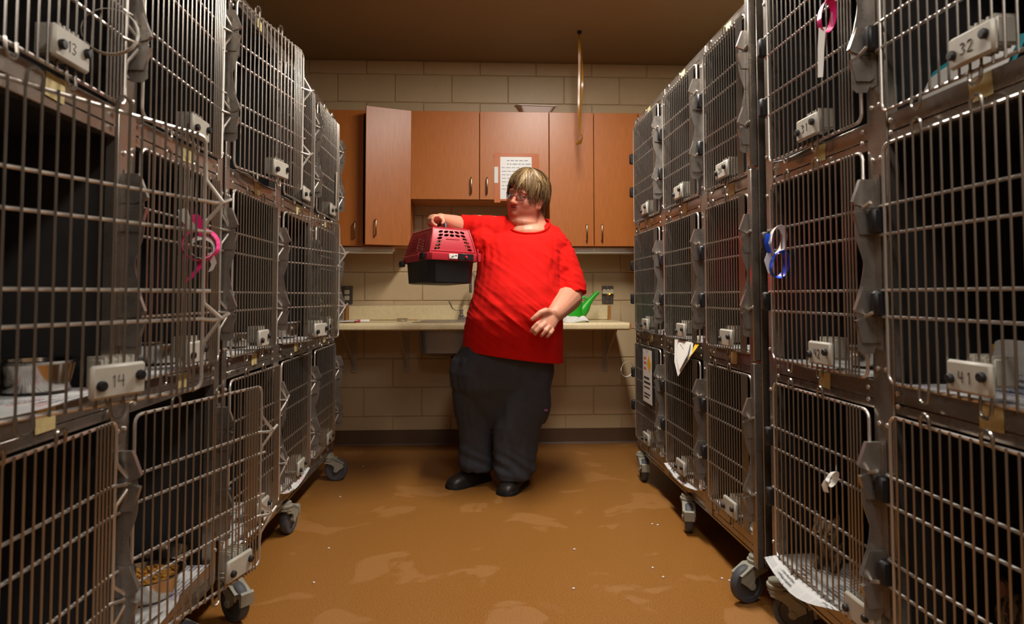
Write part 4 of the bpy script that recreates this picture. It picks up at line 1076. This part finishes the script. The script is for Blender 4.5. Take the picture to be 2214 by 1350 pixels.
# ------------------------------------------------------------------ things in and on the cages
def paper_in(bank, key, x0, x1, y0, y1, tier, m, label, lip=None, group=None):
    """newspaper sheet spread on a cell floor (bank space), front edge may curl over the rail"""
    zb = ZT[tier][1]-.0048
    cx, cy = (x0+x1)/2, (y0+y1)/2; sd = random.uniform(0, 50)
    def fn(x, y):
        Y = cy+y; z = .0012+.0035*(1+mnoise.noise(Vector((x*7+sd, y*7, sd))))
        if Y < -.002:
            if lip and lip[0] < (cx+x) < lip[1]: z += (Y+.002)*.8*math.sin(PI*((cx+x)-lip[0])/(lip[1]-lip[0]))
            else: Y = -.002+(Y+.002)*.15
        return (x, Y-cy, z)
    o = sheet((x1-x0)/2, (y1-y0)/2, fn, 14, .0006).build('newspaper', M[m])
    mw = bank.matrix_basis
    o.location = mw @ Vector((cx, cy, zb)); o.rotation_euler = bank.rotation_euler
    tag(o, label, 'newspaper', group); return o
ncell = [
 (bRf, 0, 0, .03, .50, -.01, .45, 'news3', 'newspaper on the floor of the top cell farthest away on the right', None),
 (bRf, 1, 0, .65, 1.12, -.01, .45, 'news3', 'newspaper on the floor of the middle top cell on the far right bank', None),
 (bRf, 2, 0, 1.26, 1.65, -.01, .45, 'news4', 'newspaper on the floor of the top cell just left of the right-hand seam', None),
 (bRf, 0, 1, .03, .52, -.012, .45, 'news3', 'newspaper in the middle-row cell farthest away on the right', None),
 (bRf, 1, 1, .65, 1.12, -.012, .45, 'news1', 'newspaper in the middle-row cell above the hanging papers on the right', None),
 (bRf, 2, 1, 1.26, 1.65, -.012, .45, 'news3', 'newspaper in the middle-row cell just left of the right-hand seam', None),
 (bRf, 0, 2, .03, .52, -.012, .45, 'news3', 'newspaper in the bottom cell behind the hanging warning sheet', None),
 (bRf, 1, 2, .65, 1.12, -.035, .45, 'news1', 'red printed newspaper in the bottom cell second from the far right end', (.64, 1.14)),
 (bRf, 2, 2, 1.26, 1.65, -.012, .45, 'news3', 'newspaper in the bottom cell just left of the right-hand seam', None),
 (bRn, 0, 0, .03, .30, -.02, .35, 'news3', 'white newspaper in the top cell with the pink band on its door', (.0, .32)),
 (bRn, 0, 1, .05, .50, -.015, .5, 'news3', 'newspaper in the middle cell with the blue band on its door', (.1, .5)),
 (bRn, 1, 1, .66, 1.12, -.012, .4, 'news2', 'newspaper in the nearest middle cell on the right', None),
 (bRn, 0, 2, .0, .50, -.055, .5, 'news3', 'newspaper curling over the sill of the cell with the tabby cat', (-.02, .36)),
 (bRn, 1, 2, .64, 1.12, -.012, .4, 'news3', 'newspaper in the nearest bottom cell on the right', None),
 (bLn, 0, 1, .06, .55, -.012, .5, 'news1', 'newspaper in the cell behind the open door marked 14', (.1, .5)),
 (bLn, 1, 1, .67, 1.16, -.014, .45, 'news3', 'newspaper under the bowl in the cell behind the pink band', (.7, 1.1)),
 (bLn, 1, 2, .67, 1.16, -.014, .5, 'news2', 'purple and red printed newspaper in the open bottom cell with the kibble bowl', (.67, .95)),
 (bLn, 0, 2, .06, .55, -.012, .4, 'news4', 'newspaper in the nearest bottom cell on the left', None),
 (bLf, 0, 1, .06, .55, -.014, .45, 'news3', 'newspaper in the left middle-row cell beside the big latch', (.1, .5)),
 (bLf, 1, 1, .67, 1.16, -.014, .45, 'news1', 'newspaper under the steel bowl in the left middle-row cell with its door ajar', (.7, 1.15)),
 (bLf, 2, 1, 1.28, 1.77, -.012, .45, 'news3', 'newspaper in the left middle-row cell next to the counter', None),
 (bLf, 0, 2, .05, .56, -.03, .5, 'news3', 'pale newspaper in the bottom left cell behind the open wire door', (.05, .56)),
 (bLf, 1, 2, .66, 1.17, -.035, .5, 'news1', 'coloured newspaper in the bottom left cell by the middle caster', (.66, 1.10)),
 (bLf, 2, 2, 1.28, 1.77, -.012, .45, 'news4', 'newspaper in the bottom left cell nearest the back wall', None),
 (bLf, 0, 0, .10, .55, -.02, .4, 'news3', 'crumpled newspaper slipping out under the top left door that is ajar', (.15, .55)),
]
for b_k, ci, ti, x0, x1, y0, y1, m_, lb, lip in ncell: paper_in(b_k, (ci, ti), x0, x1, y0, y1, ti, m_, lb, lip)
def in_bank(o, bank, p, rz=0.0, rx=0.0, ry=0.0):
    o.location = bank.matrix_basis @ Vector(p); o.rotation_euler = (rx, ry, bank.rotation_euler.z+rz); return o
# loose leaflet and sheets standing in cells
def leaf(bank, p, hx, hz, m, label, bend=.02, rz=0.0, cat='paper', name='paper_sheet', rx=0.0):
    o = sheet(hx, hz, lambda x, y: (x, y, bend*math.cos(x/hx*1.5)*(y/hz+1)), 8, .0006).build(name, M[m])
    in_bank(o, bank, p, rz, PI/2+rx); return tag(o, label, cat)
leaf(bRn, (.74, .10, ZT[0][1]+.050), .125, .052, 'teal', 'leaflet with a teal stripe lying in the top cell marked 32', .01, .1, rx=-.5)
leaf(bRn, (.745, .085, ZT[0][1]+.040), .115, .038, 'white', 'white leaflet leaning on the teal striped one in the cell marked 32', .01, .1, rx=-.5)
leaf(bRn, (.135, .30, ZT[1][1]+.075), .12, .078, 'news3', 'newspaper page standing upright in the cell behind the blue band', .01, -.15, 'newspaper', 'newspaper', rx=-.18)
leaf(bRn, (.83, .13, ZT[1][1]+.050), .07, .052, 'news4', 'folded blue and white flyer in the cell marked 41', .025, .2, rx=-.25)
leaf(bRn, (.735, .17, ZT[1][1]+.046), .030, .046, 'yellow', 'yellow folded flyer edge beside the blue one in the cell marked 41', .02, .6, rx=-.2)
leaf(bLf, (1.665, -.034, 1.64), .024, .11, 'bracket', 'pale sheet hung on the top left door nearest the counter', .004, .05)
leaf(bLn, (.92, .42, ZT[2][1]+.055), .22, .055, 'news3', 'white newspaper page propped up at the back of the open bottom cell', .01, .05, 'newspaper', 'newspaper', rx=-.3)
# warning sheet on a wire ring
ws = thing('warning_sheet', 'white printed sheet with a yellow diamond hung on the far bottom right door', 'sheet')
in_bank(ws, bRf, (.345, -.034, .61), 0, 0, 0)
MB().box((0, 0, 0), (.185, .001, .285)).build('sheet', M['white'], ws, smooth=False)
MB().prism([(.042, .02), (.082, .07), (.042, .12), (.002, .07)], 'y', -.0012, -.0006).build('yellow_diamond', M['yellow'], ws, smooth=False)
l1 = MB()
for k, (z, a, b_) in enumerate(((.095, -.07, -.02), (.070, -.07, -.015), (.040, -.07, -.02))): l1.box(((a+b_)/2, -.0008, z), (b_-a, .0006, .012))
l1.build('red_print', mat('red_print', (216, 110, 100), .7), ws, smooth=False)
l2 = MB()
for k, (z, a, b_) in enumerate(((-.01, -.07, .04), (-.035, -.07, .06), (-.060, -.07, .05), (-.095, -.07, .055), (-.112, -.07, .03))): l2.box(((a+b_)/2, -.0008, z), (b_-a, .0006, .011 if k < 2 else .007))
l2.build('black_print', M['ink'], ws, smooth=False)
MB().tube([(.018*math.cos(2*PI*k/16), 0, .148+.018*math.sin(2*PI*k/16)) for k in range(16)], .0012, 6, closed=True).build('wire_ring', M['wire'], ws)
# papers poking out under the middle right door
hp = thing('hanging_papers', 'two white papers hanging folded over the rail of the far right middle cell', 'papers')
in_bank(hp, bRf, (0, 0, 0))
for nm, pts, m_ in (('sheet', [(.80, -.018, .838), (1.07, -.018, .840), (1.14, -.05, .790), (1.03, -.075, .690), (.93, -.06, .745)], 'white'), ('sheet', [(.86, -.024, .839), (1.05, -.024, .840), (1.12, -.062, .788), (1.075, -.082, .722), (1.0, -.066, .755)], 'white'), ('yellow_leaflet', [(1.085, -.015, .835), (1.135, -.015, .836), (1.155, -.05, .800), (1.115, -.055, .775)], 'yellow')):
    c = MB(); n_ = len(pts); c.v = [tuple(p) for p in pts]+[(p[0], p[1]-.0008, p[2]) for p in pts]; c.f = [tuple(range(n_)), tuple(range(n_, 2*n_))[::-1]]+[(k, (k+1) % n_, n_+(k+1) % n_, n_+k) for k in range(n_)]; c.m = [0]*len(c.f)
    c.build(nm, M[m_], hp, smooth=False)
pl = MB()
for k in range(3): pl.add([(.93+.03*k, -.0335-.003*k, .825-.006*k), (1.06+.02*k, -.047-.004*k, .792-.012*k), (1.06+.02*k, -.0475-.004*k, .788-.012*k), (.93+.03*k, -.034-.003*k, .821-.006*k)], [(0, 1, 2, 3)])
pl.build('printed_lines', M['ink'], hp, smooth=False)
# identification bands looped on the doors
def band(name, label, bank, loops, tails, mi, mo, width=.020):
    t = thing(name, label, 'ID band'); in_bank(t, bank, loops[0][:3], -1.3); o0 = Vector(loops[0][:3])
    def strip(P, W, m, nm, th=.0012):
        mb = MB(); rings = []
        for p, w_ in zip(P, W):
            p = Vector(p)-o0; w_ = Vector(w_); nrm = Vector((0, -th, 0)) if abs(w_.y) < .7*w_.length else Vector((th, 0, 0))
            rings.append([p-w_, p+w_, p+w_+nrm, p-w_+nrm])
        mb.loft(rings); mb.build(nm, M[m], t)
    for (x, y, z, rx, rz, tilt, m) in loops:
        P, W = [], []
        for k in range(21):
            a = 2*PI*k/20
            P.append((x+rx*math.cos(a), y+.010*math.sin(a+tilt), z+rz*math.sin(a))); W.append(Vector((.25*math.cos(a), 1, .25*math.sin(a)+tilt*.3)).normalized()*width/2)
        mb = MB(); rings = []
        for k, (p, w_) in enumerate(zip(P, W)):
            a = 2*PI*k/20; p = Vector(p)-o0; nn = Vector((math.cos(a), 0, math.sin(a)))*.0012
            rings.append([p-w_, p+w_, p+w_+nn, p-w_+nn])
        mb.loft(rings)
        half = MB(); 
        mb.build('loop', M[m], t)
    for P, w0, m in tails:
        strip(P, [Vector(w0)*width/2*(1-.1*k) for k in range(len(P))], m, 'tail')
    return t
band('identification_band', 'blue and white ID band in two loops on the right middle door by the seam', bRn, [(.100, -.040, 1.215, .028, .042, .3, 'white'), (.090, -.045, 1.140, .030, .040, .1, 'blue')],
     [([(.128, -.045, 1.235), (.134, -.048, 1.205), (.122, -.048, 1.175)], (0, -1, 0), 'blue'), ([(.112, -.055, 1.178), (.124, -.058, 1.150), (.110, -.060, 1.112)], (1, 0, .2), 'white')], 'blue', 'white', .022)
band('identification_band', 'pink and white ID band on the upper right door near the picture top', bRn, [(.418, -.040, 1.785, .024, .040, .2, 'pink')],
     [([(.430, -.042, 1.755), (.434, -.044, 1.70), (.436, -.044, 1.655), (.440, -.042, 1.62)], (.6, -.6, 0), 'white')], 'pink', 'white', .020)
band('identification_band', 'pink and white ID band knotted on the left middle door behind door 14', bLn, [(.835, -.085, 1.180, .044, .042, .4, 'pink'), (.842, -.091, 1.172, .030, .028, .9, 'white')],
     [([(.790, -.080, 1.275), (.800, -.082, 1.245), (.825, -.085, 1.215)], (.8, -.4, .2), 'white'), ([(.815, -.08, 1.26), (.835, -.086, 1.235), (.842, -.088, 1.205)], (.8, -.3, .3), 'pink'), ([(.850, -.088, 1.15), (.835, -.096, 1.12), (.810, -.100, 1.085)], (.8, -.3, .4), 'pink'), ([(.86, -.085, 1.16), (.87, -.090, 1.13), (.862, -.094, 1.11)], (.5, -.3, .2), 'white')], 'pink', 'white', .030)
band('identification_band', 'small white band knotted on the bottom right door above the tabby cat', bRn, [(.392, -.040, .565, .014, .020, .2, 'white')], [([(.400, -.044, .560), (.405, -.05, .545), (.398, -.052, .528)], (.7, -.5, .2), 'white')], 'white', 'white', .018)
band('identification_band', 'white cable loop on the hinge of the farthest bottom right door', bRf, [(-.02, -.060, .610, .040, .045, .0, 'white')], [], 'white', 'white', .006)
band('identification_band', 'clear band loop on the wires of the top left door marked 13', bLn, [(.440, -.045, 1.60, .052, .052, .3, 'bracket')], [], 'white', 'white', .012)
# steel bowls
def bowl_mesh(r, h): return MB().lathe([(0, .0), (r*.72, .0), (r*.80, .004), (r*.92, h*.9), (r*1.02, h*.96), (r*1.06, h), (r*1.02, h*1.03), (r*.90, h*.98), (r*.76, .010), (0, .008)], seg=32, cap=False)
def bowl(bank, x, y, tier, r, h, label, food=False):
    t = thing('steel_bowl', label, 'bowl'); in_bank(t, bank, (x, y, ZT[tier][1]+.004))
    bowl_mesh(r, h).build('bowl', M['bowl'], t)
    if food:
        mb = MB(); q = random.Random(5)
        for k in range(150):
            a = q.uniform(0, 2*PI); d_ = r*.80*math.sqrt(q.random()); mb.ball((d_*math.cos(a), d_*math.sin(a), h*.66+q.uniform(0, .010)), (.0062, .0062, .0042), seg=6, ring=4)
        mb.lathe([(0, .012), (r*.78, .012), (r*.84, h*.64), (0, h*.66)], seg=20, cap=False)
        mb.build('kibble', M['kibble'], t, kind='stuff')
    return t
bowl(bLn, .345, .20, 1, .085, .060, 'leftmost steel bowl in the cell behind door 14')
bowl(bLn, .475, .105, 1, .080, .065, 'steel bowl behind the dish holder marked 14')
bowl(bLn, 1.07, .12, 1, .075, .060, 'steel bowl in the cell behind the pink band')
bowl(bLf, .46, .12, 1, .072, .058, 'steel bowl in the left cell beside the big latch plate')
bowl(bLf, 1.075, .10, 1, .085, .075, 'deep steel bowl in the left cell with its door ajar')
bowl(bLn, .945, .090, 2, .098, .062, 'steel bowl of orange kibble in the open bottom left cell', True)
bowl(bLn, 1.118, .105, 2, .070, .058, 'empty steel bowl behind the kibble bowl')
bowl(bLf, .42, .16, 2, .075, .060, 'steel bowl in the bottom left cell behind the open wire door')
bowl(bRn, .30, .14, 1, .080, .062, 'steel bowl in the right cell behind the blue band')
# cats
def tabby():
    m = bpy.data.materials.new('tabby_fur'); m.use_nodes = True; nt = m.node_tree; n = nt.nodes; L = nt.links; b = n['Principled BSDF']; b.inputs['Roughness'].default_value = .85
    tc = n.new('ShaderNodeTexCoord'); wv = n.new('ShaderNodeTexWave'); wv.inputs['Scale'].default_value = 16; wv.inputs['Distortion'].default_value = 6; wv.inputs['Detail'].default_value = 3; wv.inputs['Detail Scale'].default_value = 2
    L.new(tc.outputs['Object'], wv.inputs['Vector'])
    rp = n.new('ShaderNodeValToRGB'); rp.color_ramp.elements[0].position = .3; rp.color_ramp.elements[0].color = lin((58, 48, 40)); rp.color_ramp.elements[1].position = .65; rp.color_ramp.elements[1].color = lin((140, 118, 94))
    L.new(wv.outputs['Fac'], rp.inputs[0]); L.new(rp.outputs[0], b.inputs['Base Color']); return m
M['tabby'] = tabby()
def cat(bank, p, rz, k, label):
    """crouched cat facing local -y; k scales it"""
    t = thing('cat', label, 'cat'); in_bank(t, bank, p, rz)
    f = MB(); S = lambda q: tuple(v*k for v in q)
    for c, r in (((0, .13, .062), (.072, .115, .062)), ((0, .06, .075), (.060, .07, .068)), ((0, .21, .055), (.070, .06, .054)), ((-.052, .19, .040), (.034, .065, .040)), ((.052, .19, .040), (.034, .065, .040)),
                 ((0, .008, .128), (.054, .050, .047)), ((0, -.032, .112), (.024, .022, .018)), ((-.014, -.040, .110), (.014, .012, .011)), ((.014, -.040, .110), (.014, .012, .011)), ((0, .03, .095), (.045, .045, .045)),
                 ((-.030, -.010, .016), (.018, .040, .016)), ((.030, -.010, .016), (.018, .040, .016)), ((-.030, .02, .045), (.020, .026, .045)), ((.030, .02, .045), (.020, .026, .045))):
        f.ball(S(c), S(r))
    for s in (-1, 1):
        f.loft([[S((s*.031+.021*math.cos(a)-s*.0, .012+.009*math.sin(a), .155)) for a in [2*PI*q/10 for q in range(10)]], [S((s*.036+.012*math.cos(a), .014+.006*math.sin(a), .185)) for a in [2*PI*q/10 for q in range(10)]], [S((s*.040+.002*math.cos(a), .016+.002*math.sin(a), .205)) for a in [2*PI*q/10 for q in range(10)]]])
    f.tube([S(q) for q in ((.03, .255, .03), (.085, .24, .018), (.105, .17, .016), (.095, .09, .016), (.075, .04, .015))], [.016*k, .015*k, .014*k, .013*k, .010*k], 10)
    o = fused('body', f, M['tabby'], t, .0045*k, 2)
    for s in (-1, 1):
        e = MB().ball(S((s*.021, -.033, .132)), S((.0085, .0075, .0080)), seg=12, ring=8).build('eye', mat('cat_eye', (112, 106, 66), .15), t)
        MB().ball(S((s*.021, -.0395, .132)), S((.0022, .0022, .0062)), seg=8, ring=6).build('pupil', M['rubber'], e)
        MB().loft([[S((s*.033+.012*math.cos(a), .0035+.003*math.sin(a), .160)) for a in [2*PI*q/8 for q in range(8)]], [S((s*.0385+.003*math.cos(a), .008+.001*math.sin(a), .192)) for a in [2*PI*q/8 for q in range(8)]]]).build('inner_ear', mat('inner_ear', (150, 104, 90), .8), t)
    MB().ball(S((0, -.053, .117)), S((.0055, .004, .004)), seg=10, ring=6).build('nose', mat('cat_nose', (120, 70, 60), .5), t)
    return t
cat(bRn, (.115, .090, ZT[2][1]+.004), math.radians(48), .80, 'brown tabby cat crouching on newspaper in the right bottom cell')
cat(bRn, (.735, .190, ZT[2][1]+.003), math.radians(35), 1.02, 'dark tabby cat in the nearest bottom right cell, only an ear catching light')
# crumbs on the floor
cm = MB().ball((0, 0, .003), (.006, .0045, .003), seg=7, ring=5).mesh('food_crumb', M['foam'])
for i, (x, y) in enumerate([(.391, 2.837), (.664, 2.633), (.811, 3.115), (.681, 2.546), (.894, 2.523), (.915, 2.503), (-.72, 3.627), (-.62, 2.9), (.789, 3.128), (-.709, 4.258), (.336, 2.464), (-.60, 2.561)]):
    o = put('food_crumb', cm, None, loc=(x, y, 0), rot=(0, 0, i*1.3)); tag(o, 'tiny pale food crumb on the brown floor', 'crumb', 'crumbs scattered on the floor')
